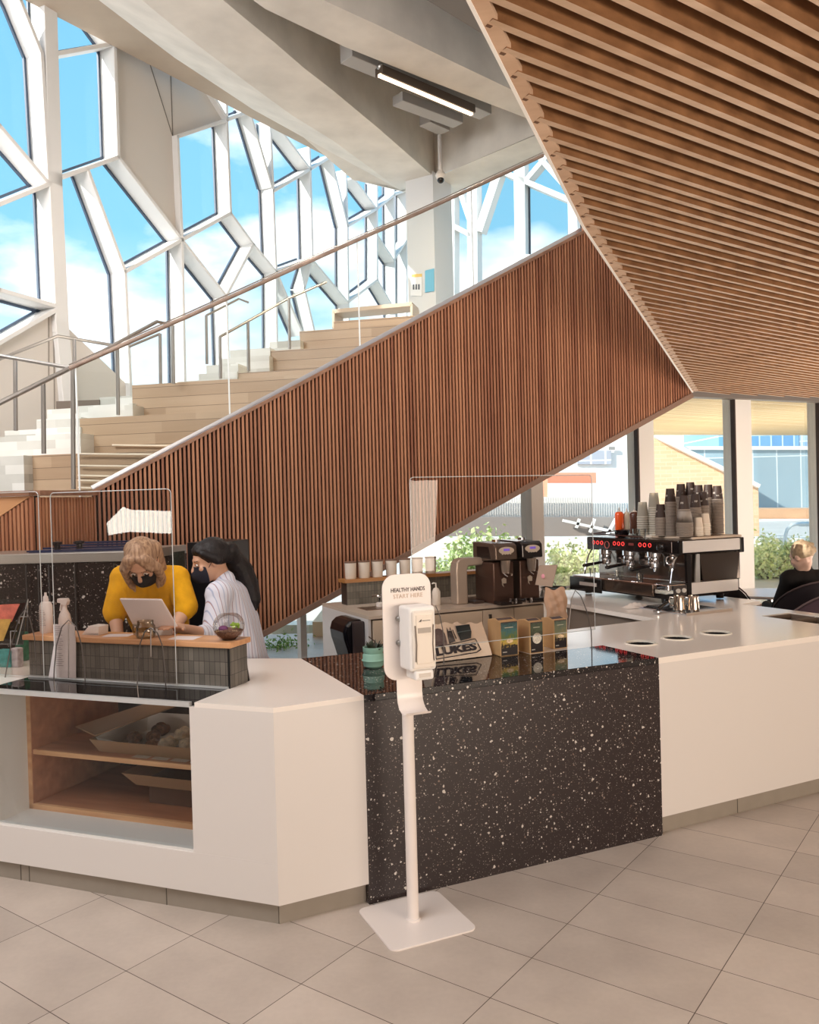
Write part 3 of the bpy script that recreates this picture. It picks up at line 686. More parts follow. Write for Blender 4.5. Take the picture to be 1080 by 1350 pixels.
area('hall_fill', (-1.2, .6, 7.5), (-.6, 3.6, .6), 7, 6, 850, (1, .97, .95))  # unseen overhead lamp added as general fill for the hall
area('atrium_fill', (-5.0, 4.6, 5.2), (-.5, 11.5, 7.0), 3, 1.6, 240, (1, .96, .92))
area('low_bounce_fill', (3.2, -1.6, .35), (3.6, 5, 3.2), 5, 3, 70, (1, .92, .86))  # unseen low lamp added in place of light thrown up by the floor
area('plaza_bounce_fill', (7.2, 13.5, -.11), (7.2, 13.5, 3), 6, 4, 230, (1, .95, .86))  # added up-light below the overhang, imitating sun thrown back by the paving
area('warm_fill', (4.2, -.8, 1.35), (1.6, 4.6, .5), 3.4, 1.2, 190, (1, .84, .68))  # warm fill lamp added out of view for the right-hand fronts
area('soffit_bounce_fill', (5.9, 7.2, .2), (5.0, 7.6, 3), 3.2, 3, 260, (1, .86, .74))  # added lamp pointing up, imitating floor bounce on the soffit blades
area('hall_fill_left', (-6, 1.0, 5.0), (-1, 5.5, 1.8), 4, 4, 80, (.86, .9, 1))  # cool fill lamp added out of view on the left
pl_ = bpy.data.lights.new('batten_glow', 'AREA'); pl_.shape = 'RECTANGLE'; pl_.size = 1.6; pl_.size_y = .1; pl_.energy = 110; pl_.color = (1, .8, .58)
po = bpy.data.objects.new('batten_glow', pl_); C.objects.link(po); po.location = Vector(gb(561, 128, 6.5))+Z*-.04
po.rotation_euler = (0, 0, math.atan2((gb(622, 152, 6.5)-gb(500, 101, 6.5)).y, (gb(622, 152, 6.5)-gb(500, 101, 6.5)).x))
sc = bpy.context.scene; sc.view_settings.view_transform = 'Standard'; sc.view_settings.look = 'None'; sc.view_settings.exposure = .12
sc.cycles.max_bounces = 8; sc.cycles.transparent_max_bounces = 24; sc.cycles.glossy_bounces = 4; sc.cycles.caustics_reflective = False; sc.cycles.caustics_refractive = False
sc.cycles.sample_clamp_indirect = 6
# ================================================================== COUNTERS
K = Vector((-.565, 3.34, 0)); TL = Vector((-.213, 3.515, 0)); TR = Vector((1.215, 4.152, 0)); RR = TR+E1*1.88
def loc(root, p):
    v = Vector(p)-Vector(root.location); a = -root.rotation_euler.z; return Vector((v.x*math.cos(a)-v.y*math.sin(a), v.x*math.sin(a)+v.y*math.cos(a), v.z))
kick_m = mat('kick_stone', (150, 140, 128), .5, noise=.04, nscale=12); seam_m = mat('seam', (92, 84, 76), .8)
metal_strip = mat('strip_metal', (206, 206, 206), .35, .4)
sc_l = thing('display_counter', 'white till counter with a recessed glass-fronted pastry case', 'counter', K, AL)
ws = M['white_solid']
MB().box(-2.9, .0, 0, .03, .088, .258).build('lower_panel', ws, sc_l, bevel=.002)
MB().box(-.396, .0, 0.0, .03, .258, HT-.02).build('side_panel', ws, sc_l)
MB().box(-2.9, -1.465, 0.0, .03, .258, HT-.02).build('side_panel', ws, sc_l)
MB().box(-1.465, -.396, .0, .02, HT-.022, HT-.002).build('glass_rail', metal_strip, sc_l)
MB().box(-1.465, -.396, .03, .21, .24, .262).build('ledge', ws, sc_l)
MB().box(-1.465, -.396, .004, .03, .258, .268).build('sill_strip', mat('sill_strip', (225, 222, 218), .3), sc_l)
MB().box(-1.49, -1.465, .03, .21, .24, HT-.025).build('reveal', ws, sc_l)
MB().box(-.396, -.37, .03, .21, .24, HT-.025).build('reveal', ws, sc_l)
cw = M['cabinet_wood']
cs = MB().box(-1.465, -1.44, .2, .82, .262, HT-.022).build('case_side', cw, sc_l); MB().box(-.42, -.396, .24, .82, .262, HT-.022).build('case_side', cw, sc_l)
MB().box(-1.44, -.396, .205, .82, .262, .285).build('case_floor', cw, sc_l)
MB().box(-1.465, -.396, .196, .215, .262, .287).build('case_lip', M['oak'], sc_l); MB().box(-1.465, -1.443, .196, .2, .262, HT-.03).build('case_lip', M['oak'], sc_l)
MB().box(-1.465, -.396, .196, .22, HT-.055, HT-.025).build('case_head', M['oak'], sc_l)
zs = (Vector(K)).z
pcase = Pl(K+L2*.2, L1); zsh = pcase(145, 1001).z
MB().box(-1.44, -.396, .215, .78, zsh-.012, zsh+.006).build('shelf', cw, sc_l); MB().box(-1.44, -.396, .205, .216, zsh-.014, zsh+.008).build('shelf_edge', M['oak'], sc_l)
MB().box(-1.44, -.396, .82, .84, .262, HT-.03).build('back_panel', mat('case_back', (34, 28, 28), .3), sc_l)
MB().box(-1.465, -.396, .008, .014, .268, HT-.022).build('glass_front', M['glass'], sc_l)
mb = MB(); mb.box(-2.9, -.02, .03, .05, 0, .088)
mb.build('kickboard', kick_m, sc_l)
for s in (-1.36, -1.31, -.56): MB().box(s-.0015, s+.0015, .028, .031, 0, .088).build('kick_joint', seam_m, sc_l)
MB().box(-2.9, -1.5, .0, .75, HT-.02, HT).build('end_worktop', M['white_top'], sc_l)
MB().box(-1.5, -.37, .02, .262, HT-.018, HT-.001).build('glass_top', mat('black_glass', (22, 20, 22), .03, spec=.9), sc_l)
# corner + worktop between till and terrazzo
bk1, bk2 = g(397, 868, HT), g(325, 868, HT)
t = thing('corner_counter', 'white corner counter block between the pastry case and the black terrazzo', 'counter', K)
d = (TL-K).normalized(); n_ = Vector((-d.y, d.x, 0)); Lk = (TL-K).length
MB().prism([Vector((0, 0, .088)), d*Lk+Z*.088, d*Lk+n_*.03+Z*.088, n_*.03+Z*.088], Z*(HT-.088-.02)).build('front_panel', ws, t)
MB().prism([n_*.03+d*.01, d*Lk+n_*.03, d*Lk+n_*.05, n_*.05+d*.01], Z*.088).build('kickboard', kick_m, t)
top_pts = [K+L1*-.37+L2*.0, K, TL, bk1, bk2, K+L1*-.364+L2*.43, K+L1*-.364+L2*.262, K+L1*-.37+L2*.262]
top_pts = [Vector((p.x, p.y, HT-.02))-K for p in top_pts]
MB().prism(top_pts, Z*.02).build('worktop', M['white_top'], t)
MB().prism([Vector((p.x, p.y, 0))-K for p in (bk1, bk2, bk2+L2*-.03, bk1+E2*-.03)], Z*(HT-.02)).build('back_panel', mat('carcass_grey', (120, 112, 104), .6), t)
# terrazzo counter
i_, j_ = TR+E2*.43, TR+E2*.43-E1*.47; k_ = j_+E2*.5
t = thing('terrazzo_counter', 'black terrazzo counter with pale chips and a polished waterfall front', 'counter', TL)
bt = [TL, TR, i_, j_, k_, Vector((bk1.x, bk1.y, 0))]
MB().prism([Vector((p.x, p.y, HT-.03))-TL for p in bt], Z*.03).build('worktop', terrazzo('polished_terrazzo', (24, 21, 24), .05), t, bevel=.002)
D = (TR-TL).normalized(); N = Vector((-D.y, D.x, 0))
MB().prism([Vector(), TR-TL, TR-TL+N*.03, N*.03], Z*(HT-.03)).build('front_slab', terrazzo('honed_terrazzo', (40, 29, 29), .32, 40), t)
MB().prism([Vector((p.x, p.y, 0))-TL for p in (TL+N*.03, TL+N*.05+D*.02, bk1+Vector((.02, 0, -bk1.z)), Vector((bk1.x, bk1.y, 0)))], Z*(HT-.03)).build('side_slab', M['terrazzo'], t)
# right-hand white counter
e_, f_, h_ = g(743, 795, HT), g(868, 816, HT), g(757.8, 829, HT); c_ = g(962, 794, HT); d_ = e_+E1*.8
t = thing('service_counter', 'long white service counter with three round waste openings', 'counter', TR)
hc = [g(845, 848, HT), g(893, 841, HT), g(944, 834.5, HT)]; HR = .083
sl0 = g(1003, 812, HT); slot = [sl0, sl0+E1*.27, sl0+E1*.27-E2*.62, sl0-E2*.62]
q1_ = RR+E2*1.2; outer_p = [TR, RR, q1_, q1_+E1*.24+E2*.05, q1_+E1*.24+E2*1.2, e_+E2*.95+E1*.02, e_, f_, h_, k_, j_, i_]

outer_p = [Vector((p.x, p.y, HT)) for p in outer_p]
loops = [outer_p]+[[c+Vector((HR*math.cos(a*PI/16), HR*math.sin(a*PI/16), 0)) for a in range(32)] for c in hc]+[slot]
loops = [[Vector((p.x, p.y, HT))-TR for p in l] for l in loops]
bm = bmesh.new(); es = []
for l in loops:
    vs = [bm.verts.new(p) for p in l]; es += [bm.edges.new((vs[a], vs[(a+1) % len(vs)])) for a in range(len(vs))]
bmesh.ops.triangle_fill(bm, use_beauty=True, use_dissolve=False, edges=es, normal=(0, 0, 1))
def in_hole(p):
    q = Vector((p.x+TR.x-sl0.x, p.y+TR.y-sl0.y, 0)); return any((Vector((p.x+TR.x-c.x, p.y+TR.y-c.y))).length < HR*.98 for c in hc) or (0 < q.dot(E1) < .27 and -.62 < q.dot(E2) < 0)
bmesh.ops.delete(bm, geom=[f for f in bm.faces if in_hole(Vector((f.calc_center_median().x, f.calc_center_median().y, 0)))], context='FACES_ONLY')
bm.verts.index_update(); mb = MB(); mb.add([v.co.copy() for v in bm.verts], [tuple(v.index for v in f.verts) for f in bm.faces]); bm.free()
for l in loops:
    for a in range(len(l)):
        p, q = l[a], l[(a+1) % len(l)]; mb.poly([p, q, q-Z*.03, p-Z*.03])
mb.build('worktop', M['white_top'], t)
rimm = mat('ring_rim', (236, 228, 216), .25)
for c in hc:
    MB().lathe([(HR+.006, .0), (HR+.006, .004), (HR-.004, .005), (HR-.005, -.008)], c-TR, 32, cap=(0, 0)).build('ring', rimm, t, smooth=True)
    MB().lathe([(HR-.005, -.007), (HR-.02, -.3), (0, -.3)], c-TR, 24, cap=(0, 0)).build('bin_liner', mat('bin_dark', (24, 20, 18), .7), t)
warm = mat('white_front', (226, 208, 188), .42)
Dr = E1; MB().prism([Vector((0, 0, .09)), RR-TR+Z*.09, RR-TR+E2*.03+Z*.09, E2*.03+Z*.09], Z*(HT-.12)).build('front_panel', ws, t)
MB().prism([E2*.03, RR-TR+E2*.03, RR-TR+E2*.05, E2*.05], Z*.09).build('kickboard', kick_m, t)
q = Pl(TR+E2*.03, E1)(972, 1060); w_ = (Vector((q.x, q.y, 0))-TR).dot(E1)
MB().prism([E1*w_+E2*.028, E1*(w_+.003)+E2*.028, E1*(w_+.003)+E2*.031, E1*w_+E2*.031], Z*.09).build('kick_joint', seam_m, t)
def flat0(p): return Vector((p.x, p.y, 0))
MB().prism([flat0(e_)-TR+E1*.03, flat0(f_)-TR+E1*.03, flat0(f_)-TR+E1*.05, flat0(e_)-TR+E1*.05], Z*(HT-.03)).build('inner_panel', mat('inner_panel', (128, 116, 106), .5), t)
MB().prism([flat0(h_)-TR-E2*.02, flat0(f_)-TR-E2*.02, flat0(f_)-TR-E2*.05, flat0(h_)-TR-E2*.05], Z*(HT-.03)).build('inner_panel', mat('inner_panel_b', (40, 34, 34), .5), t)
MB().prism([RR-TR, RR-TR+E2*1.25, RR-TR+E2*1.25-E1*.03, RR-TR-E1*.03], Z*(HT-.03)).build('end_panel', ws, t)
# sunken trays in the slot
for k in range(3):
    a0 = sl0-E2*(.02+.2*k)+E1*.015; o = thing('sunken_tray', 'brown tray sunk in the white counter, %s' % ('at its far end beside the seated person', 'middle one of the row', 'nearest one of the row')[k], 'tray', flat0(a0)+Z*(HT-.06), AE, 'trays sunk in the white counter')
    tm = mat('tray_brown', (112, 96, 84), .4)
    MB().box(0, .24, -.18, 0, 0, .006).build('bottom', mat('tray_floor', (164, 150, 136), .4), o)
    MB().box(0, .24, -.006, 0, .006, .055).box(0, .24, -.18, -.174, .006, .055).box(0, .006, -.174, -.006, .006, .055).box(.234, .24, -.174, -.006, .006, .055).build('rim', tm, o)
# sink counter against the glazing
s0_, s1_, s2_ = g(427, 794, HT), g(486, 813, HT), g(687, 796, HT)
S1 = flat0(s1_); ds = E1; Ls = 1.50
sk = thing('sink_counter', 'white back counter with cream cabinet doors under the glazing', 'counter', S1, AE)
MB().box(0, Ls, 0, .95, HT-.022, HT).build('worktop', mat('back_worktop', (196, 180, 164), .2), sk)
MB().box(0, .02, 0.01, .95, 0, HT-.022).build('end_panel', mat('end_panel', (206, 202, 200), .4), sk)
dm = mat('cabinet_cream', (206, 186, 164), .5)
for k, (a, b) in enumerate(((.035, .47), (.476, .93), (.936, 1.21), (1.216, 1.485))):
    dd = MB().box(a, b, .0, .018, .1, HT-.035).build('door', dm, sk, bevel=.002)
    if k == 2: MB().box(a+.05, a+.065, -.02, 0, .78, .82).build('handle', mat('handle_dark', (40, 34, 30), .4), dd)
MB().box(.02, Ls, .02, .93, .1, HT-.03).build('carcass', mat('carcass', (120, 104, 90), .7), sk)
MB().box(.02, Ls, .06, .9, 0, .1).build('kickboard', kick_m, sk)
t = thing('towel_dispenser', 'black rounded paper towel dispenser on the white end of the back counter', 'towel dispenser', S1, AE)
pf = [(-.001, .50), (-.001, .855), (-.06, .858), (-.10, .85), (-.135, .82), (-.15, .77), (-.142, .71), (-.12, .64), (-.10, .57), (-.10, .50)]
MB().prism([(x, .10, z) for x, z in pf], Vector((0, .30, 0))).build('cover', mat('dispenser_black', (16, 15, 20), .22), t, bevel=.025, seg=4)
MB().box(-.09, -.001, .07, .102, .50, .845).build('side_panel', mat('dispenser_grey', (58, 48, 48), .4), t, bevel=.01)
MB().box(-.13, -.10, .3, .36, .52, .56).build('push_lever', mat('lever_black', (20, 18, 20), .3), t, bevel=.006)
for x0, x1, y0, y1 in ((.12, .42, .3, .5), (.95, 1.2, .35, .55)): MB().box(x0, x1, y0, y1, HT, HT+.003).build('sink_basin', mat('sink_dark', (120, 96, 80), .3, .5), sk)
# ledge with tiles on the sink counter
p = loc(sk, g(458, 798, HT)); lg = thing('tiled_ledge', 'small dark-tiled ledge with an oak shelf on the back counter', 'ledge', g(458, 798, HT), AE)
TH_ = .175
MB().box(0, 1.32, 0, .12, 0, TH_).build('tiled_body', grid_tile('ledge_tile', (1, 0, 0), .026, .05, (96, 90, 80)), lg)
MB().box(-.02, 1.34, -.015, .135, TH_, TH_+.026).build('shelf', wood('ledge_oak', (150, 100, 52), (176, 122, 70), 0, 2, 8, .4), lg)
# till ledge
tb = thing('till_ledge', 'grey-tiled till ledge topped with a light oak board', 'ledge', K+Z*HT, AL)
MB().box(-1.5, -.364, .262, .41, 0, .18).build('tiled_body', grid_tile('till_tile', (1, 0, 0), .0275, .058, (104, 98, 90), (46, 40, 38)), tb)
MB().box(-.3642, -.3635, .262, .41, 0, .18).build('end_tiles', grid_tile('till_tile_end', (0, 1, 0), .0275, .058, (104, 98, 90), (46, 40, 38)), tb)
MB().box(-.372, -.362, .2605, .264, 0, .18).build('corner_strip', mat('black_strip', (16, 14, 14), .4), tb)
MB().box(-1.528, -.35, .248, .425, .18, .205).build('board', M['oak'], tb, bevel=.003)
TZ = HT+.205
MB().box(-1.5, -.37, .25, .262, 0, .008).build('foot_strip', metal_strip, tb)
# ================================================================== SANITISER STAND
bc = g(545, 1214); R24 = math.radians(24.5)
t = thing('sanitizer_stand', 'white hand sanitizer stand with a dispenser on a rounded board', 'sanitizer stand', (bc.x, bc.y, 0), R24)
wm = mat('stand_white', (232, 222, 216), .3); bc0 = g(549, 1217)
def rrect(w, h, r, n=7):
    o = []
    for cx, cy, a0 in ((w/2-r, h/2-r, 0), (-w/2+r, h/2-r, 90), (-w/2+r, -h/2+r, 180), (w/2-r, -h/2+r, 270)):
        for k in range(n+1): a = math.radians(a0+90*k/n); o.append((cx+r*math.cos(a), cy+r*math.sin(a)))
    return o
MB().prism([Vector((x+.012, y, 0)) for x, y in rrect(.37, .37, .035)], Z*.007).build('base_plate', wm, t, bevel=.001)
MB().tube([(0, 0, .007), (0, 0, .93)], .0235, 24).build('pole', wm, t, smooth=True)
MB().lathe([(.03, .0), (.03, .006), (.024, .008)], (0, 0, .007), 24).build('collar', wm, t, smooth=True)
BZ0, BZ1 = .985, 1.405
MB().prism([Vector((x, 0, z+(BZ0+BZ1)/2)) for x, z in rrect(.212, BZ1-BZ0, .055)], Vector((0, .006, 0))).build('board', wm, t, bevel=.001, loc=(.0, -.024, 0))
mb = MB()                                                    # drip tray: a sheet curving forward
pr = [(-.026, .99), (-.026, .93), (-.03, .90), (-.045, .875), (-.075, .86), (-.105, .862), (-.112, .87)]
for (y0, z0), (y1, z1) in zip(pr[:-1], pr[1:]):
    w0 = .055; mb.add([(-w0, y0, z0), (w0, y0, z0), (w0, y1, z1), (-w0, y1, z1), (-w0, y0+.003, z0-.003), (w0, y0+.003, z0-.003), (w0, y1+.003, z1-.003), (-w0, y1+.003, z1-.003)], [(0, 1, 2, 3), (4, 5, 6, 7), (0, 3, 7, 4), (1, 2, 6, 5)])
mb.build('drip_tray', wm, t, smooth=True)
dw = mat('dispenser_white', (240, 236, 232), .3)
dx = .008
dsp = MB().box(dx-.052, dx+.062, -.135, -.03, 1.035, 1.285).build('dispenser', dw, t, bevel=.012, seg=4)
MB().box(dx-.042, dx+.052, -.147, -.13, 1.045, 1.27).build('cover', mat('dispenser_cover', (236, 226, 214), .3), dsp, bevel=.01, seg=3)
MB().box(dx-.03, dx+.04, -.151, -.145, 1.065, 1.255).build('front_inset', mat('inset', (232, 220, 206), .35), dsp, bevel=.008, seg=3)
MB().box(dx-.035, dx+.045, -.145, -.05, 1.0, 1.04).build('nozzle_block', dw, dsp, bevel=.01, seg=3)
MB().box(dx-.02, dx+.03, -.1475, -.144, 1.012, 1.028).build('label_plate', mat('plate', (210, 200, 190), .3), dsp)
MB().box(dx-.022, dx+.032, -.1535, -.15, 1.185, 1.205).build('level_window', mat('level_window', (176, 166, 156), .15), dsp)
for sx_ in (-.034, .044): MB().tube([(dx+sx_, -.151, 1.215), (dx+sx_*.88, -.153, 1.14), (dx+sx_, -.151, 1.075)], .0022, 6).build('grip_line', mat('grip_line', (120, 108, 98), .6), dsp)
mb = MB(); mb.prism([(dx-.02, -.1515, 1.228), (dx-.008, -.1515, 1.238), (dx-.006, -.1515, 1.238), (dx-.009, -.1515, 1.228), (dx-.012, -.1515, 1.228), (dx-.010, -.1515, 1.233), (dx-.015, -.1515, 1.229)], Vector((0, -.001, 0)))
mb.box(dx-.004, dx+.03, -.1525, -.1515, 1.2315, 1.2335); mb.build('maker_mark', mat('mark_dark', (58, 46, 42), .5), dsp)
for z in (1.23, 1.135): MB().lathe([(0, 0), (.011, 0), (.011, .012), (.006, .016), (0, .016)], (-.045, -.03, z), 16, axis=(0, -1, 0)).build('fixing_knob', M['brushed'], t, smooth=True)
text('HEALTHY HANDS', mat('letter_dark', (62, 44, 44), .5), t, (.004, -.0255, 1.342), .148, name='lettering', height=.0165, bold=.004)
text('START HERE', mat('letter_tan', (206, 182, 162), .5), t, (.004, -.0255, 1.317), .128, name='lettering', height=.0165)
# ================================================================== ACRYLIC SCREENS
def panel(name, label, plane, xl, xr, yt, zb, edges=True):
    a, b = plane(xl, yt[0]), plane(xr, yt[1]); t = thing(name, label, 'screen', Vector((a.x, a.y, HT)), 0, 'clear acrylic counter screens'); b0 = Vector(t.location)
    d = flat0(b-a).normalized(); n = Vector((-d.y, d.x, 0)); L = flat0(b-a).length; zt = max(a.z, b.z)-b0.z; r = .02
    ol = [(0, zb), (L, zb)]+[(L-r+r*math.cos(k), zt-r+r*math.sin(k)) for k in (0, .5, 1.05, 1.57)]+[(r-r*math.sin(k), zt-r+r*math.cos(k)) for k in (0, .5, 1.05, 1.57)]
    P = [d*x+Z*z for x, z in ol]; MB().prism(P, n*.005).build('pane', M['acrylic'], t)
    MB().tube(P, .0022, 5, closed=True).build('polished_edge', M['acrylic_edge'], t)
    return t, d, n, b0
PB = Pl(g(226, 906, HT), L1)
wire = mat('wire_grey', (120, 112, 108), .3, .8)
t, d, n, b0 = panel('sneeze_screen', 'tall acrylic screen standing in front of the person in yellow', PB, 66, 225, (650, 645), .01)
def wires(t, b0, plane, arcs, off):
    for a in arcs: MB().tube([plane(x, y)-b0+off for x, y in a], .0028, 6).build('wire_foot', wire, t, smooth=True)
wires(t, b0, PB, [[(73, 909), (74, 880), (77, 850), (84, 826), (93, 817), (103, 826), (110, 850), (114, 880), (115, 909)], [(93, 820), (93, 893)], [(183, 909), (184, 880), (187, 848), (193, 832), (201, 827), (210, 834), (216, 850), (220, 884), (221, 909)], [(201, 829), (201, 865)]], -n*.012)
t, d, n, b0 = panel('sneeze_screen', 'acrylic screen at the left edge beside the leaflet rack', PB, -60, 50, (652, 649), .01)
wires(t, b0, PB, [[(8, 900), (17, 850), (28, 813), (36, 803), (42, 815), (48, 840), (50, 870)]], -n*.012)
PG = Pl(g(583, 878, HT)-E2*.03, E1)
t, d, n, b0 = panel('sneeze_screen', 'wide acrylic screen on wire feet above the coffee bags', PG, 540, 780, (630, 626), .1)
wires(t, b0, PG, [[(584, 876), (584, 850), (583, 832), (579, 812), (573, 798)], [(779, 862), (778, 830), (772, 805), (764, 785), (757, 778), (752, 790), (748, 830)]], -n*.01)
# ================================================================== BLACK BACK UNIT
FY = 5.25; cu = thing('back_bar_unit', 'dark terrazzo-clad back unit with a steel top behind the staff', 'cabinet', (0, 0, 0))
c0 = ay(168, 727, FY); c1 = ay(-60, 728, FY+.05); c2 = ay(246, 715, 5.95)
zt = c0.z
def dn(p, z=0): return Vector((p.x, p.y, z))
b1, b2 = dn(c2)+Vector((-.9, .55, 0)), dn(c1)+Vector((0, 1.0, 0))
b1 = dn(c2)+Vector((-.75, .0, 0)); b2 = Vector((c1.x, 5.7, 0))
MB().prism([dn(c1), dn(c0), dn(c2), b1+Vector((0, .0, 0)), b2], Z*(zt-.06)).build('body', terrazzo('unit_terrazzo', (40, 28, 24), .25, 26), cu)
o2 = [dn(c1, zt-.06), dn(c0, zt-.06), dn(c2, zt-.06), Vector((b1.x, b1.y, zt-.06)), Vector((b2.x, b2.y, zt-.06))]
MB().prism([p+Vector((0, -.012 if i < 2 else 0, 0)) for i, p in enumerate(o2)], Z*.06).build('steel_top', mat('unit_steel', (186, 180, 172), .3, .6), cu, bevel=.003)
mb = MB()
for x in (36, 52, 66, 100, 152): p = ay(x, 800, FY-.003); mb.bar(Vector((p.x, p.y, .5)), Vector((p.x, p.y, zt-.07)), .008, .006)
mb.build('panel_joint', mat('unit_joint', (70, 66, 64), .4), cu)
MB().prism([dn(ay(247, 720, 5.5)), dn(ay(287, 720, 5.3)), dn(ay(287, 720, 5.3))+Vector((.1, .5, 0)), dn(ay(247, 720, 5.5))+Vector((.1, .5, 0))], Z*(ay(260, 716, 5.4).z)).build('black_tower', mat('tower_black', (12, 11, 14), .35), cu)
MB().prism([ay(228, 728, 5.6), ay(243, 726, 5.75), ay(243, 750, 5.75), ay(228, 750, 5.6)], Vector((0, .02, 0))).build('vent_grille', mat('grille_grey', (96, 104, 96), .4, noise=.4, nscale=90), cu)
rk = thing('griddle_rack', 'flat dark blue rack with two black knobs on the steel unit top', 'rack', ay(100, 722, FY+.15)); b0 = Vector(rk.location); b0.z = zt; rk.location = b0
rm_ = mat('rack_blue', (44, 48, 76), .3)
for k in range(4): 
    y = -.04+k*.1; MB().box(-.30+.06*k, .42, y, y+.03, .004+.012*k, .016+.012*k).build('bar', rm_, rk)
MB().box(-.28, .4, -.05, .34, 0, .005).build('tray', mat('rack_tray', (70, 70, 90), .3), rk)
for x in (-.12, .0): MB().lathe([(.02, 0), (.02, .03), (.032, .035), (.032, .05), (.0, .055)], (x, .0 if x else .06, .015), 14).build('knob', mat('knob_black', (30, 22, 24), .3), rk, smooth=True)
# ================================================================== ESPRESSO MACHINE
MS = 1.123; MZ = .913; MP = Vector((1.79*MS, 5.43*MS, HT+.006))
em = thing('espresso_machine', 'three-group chrome and black espresso machine with glowing red buttons', 'coffee machine', MP, AE)
blk = mat('machine_black', (22, 18, 18), .18); brz = mat('machine_mirror', (150, 138, 130), .12, .9); dgl = mat('machine_smoke', (64, 54, 48), .15, .3)
LN = .95; sdc = mat('side_chrome', (238, 232, 228), .2, .35)
MB().box(.04, .49, .02, LN, .16, .40).build('body', brz, em, bevel=.006)
MB().box(-.07, .50, 0, LN, .39, .505).build('head', blk, em, bevel=.012, seg=3)
MB().box(-.04, .47, -.006, .004, .405, .50).build('side_badge_panel', sdc, em, bevel=.01, seg=3)
MB().box(.46, .50, -.01, .01, .38, .505).build('side_trim', blk, em, bevel=.008)
MB().box(-.078, -.068, .06, LN-.02, .40, .495).build('control_panel', mat('panel_dark', (48, 38, 36), .12, .5), em, bevel=.004)
MB().prism([(.13, -.004, .17), (.43, -.004, .17), (.46, -.004, .385), (.10, -.004, .385)], Vector((0, .01, 0))).build('side_window', dgl, em)
MB().prism([(.055, -.006, .16), (.10, -.006, .16), (.10, -.006, .39), (.07, -.006, .39)], Vector((0, .012, 0))).build('side_frame', M['brushed'], em)
MB().box(-.0, .44, -.008, .01, .07, .165).build('lower_side_panel', sdc, em, bevel=.006)
MB().prism([(-.01, -.01, .07), (.02, -.01, .07), (.02, -.01, .40), (-.02, -.01, .40)], Vector((0, .02, 0))).build('front_post', blk, em)
MB().box(-.17, .05, .0, LN+.05, .115, .16).build('drip_tray', M['chrome'], em, bevel=.006)
MB().box(-.19, -.165, .12, LN+.02, .06, .155).build('tray_front', mat('tray_front', (120, 104, 94), .1, .85), em, bevel=.006)
MB().box(-.16, .0, .02, .12, .165, .168).build('tray_grid', M['brushed'], em)
MB().box(-.13, -.02, -.012, -.002, .075, .15).build('gauge_plate', mat('gauge_plate', (60, 52, 48), .3), em)
for k in range(2): MB().lathe([(0, 0), (.018, 0), (.018, .006), (0, .006)], (-.10+.05*k, -.012, .112), 16, axis=(0, -1, 0)).build('gauge', mat('gauge_face', (206, 200, 192), .3), em)
MB().box(-.14, .42, .05, LN, .04, .08).build('base', blk, em)
for x in (-.1, .38):
    for y in (.1, LN-.05): MB().lathe([(.024, 0), (.03, .04), (.022, .045)], (x, y, 0), 14).build('leg', blk, em, smooth=True)
MB().prism([(-.196, .62, .03), (-.19, LN+.04, .03), (-.19, LN+.04, .15), (-.196, .62, .15)], Vector((-.012, 0, 0))).build('side_cover', blk, em, bevel=.004)
MB().box(-.212, -.207, .67, .86, .085, .115).build('name_bar', mat('name_bar', (196, 188, 182), .3), em)
MB().box(-.08, .1, .9, 1.05, .1, .155).build('tray_extension', mat('ext_brown', (70, 54, 46), .25, .4), em)
red = mat('button_red', (255, 70, 66), .3, em=1.1)
for yy in (.26, .31, .355, .53, .575, .62, .76, .805, .85):
    ring = [(-.081, yy+.013*math.cos(a*PI/6), .458+.016*math.sin(a*PI/6)) for a in range(12)]
    MB().tube(ring, .0022, 5, closed=True).build('button', red, em)
ring = [(-.082, .70+.026*math.cos(a*PI/8), .443+.03*math.sin(a*PI/8)) for a in range(16)]
MB().tube(ring, .0035, 6, closed=True).build('dial', mat('dial_ring', (216, 120, 112), .2, .5), em)
MB().box(-.083, -.078, .42, .47, .448, .468).build('display', mat('display_red', (110, 44, 40), .3, em=.3), em)
kn = MB().lathe([(0, 0), (.034, 0), (.034, .03), (.026, .035), (0, .035)], (-.078, .135, .442), 20, axis=(-1, 0, 0)).build('steam_knob', blk, em, smooth=True)
MB().lathe([(0, 0), (.012, 0), (.012, .006), (0, .006)], (-.113, .135, .442), 12, axis=(-1, 0, 0)).build('cap', M['chrome'], kn)
for k, yy in enumerate((.28, .53, .78)):
    gh = MB().lathe([(.034, 0), (.04, .01), (.036, .05), (.045, .06), (.045, .1)], (-.03, yy, .30), 20).build('group_head', M['chrome'], em, smooth=True)
    MB().lathe([(.03, -.03), (.038, -.02), (.038, .012)], (-.03, yy, .295), 20).build('basket', M['chrome'], gh, smooth=True)
    MB().cone((-.06, yy, .285), (-.2, yy+.03, .262), .011, .016, 10).build('handle', blk, gh, smooth=True)
    MB().cone((-.03, yy-.01, .27), (-.03, yy-.01, .24), .01, .007, 8).build('spout', M['chrome'], gh, smooth=True)
for yy, sx in ((.045, 1), (.93, 1)):
    MB().tube([(-.03, yy, .40), (-.07, yy, .34), (-.10, yy-.01, .26), (-.12, yy-.015, .17)], .006, 8).build('steam_wand', M['chrome'], em, smooth=True)
ring = [(-.045, .11+.035*math.cos(a*PI/8), .34+.035*math.sin(a*PI/8)) for a in range(16)]
MB().tube(ring, .006, 8, closed=True).build('wand_loop', M['chrome'], em, smooth=True)
MB().box(.06, .5, .01, .4, .505, .525).build('cup_rail', mat('cup_rail', (206, 186, 166), .4), em, bevel=.006)
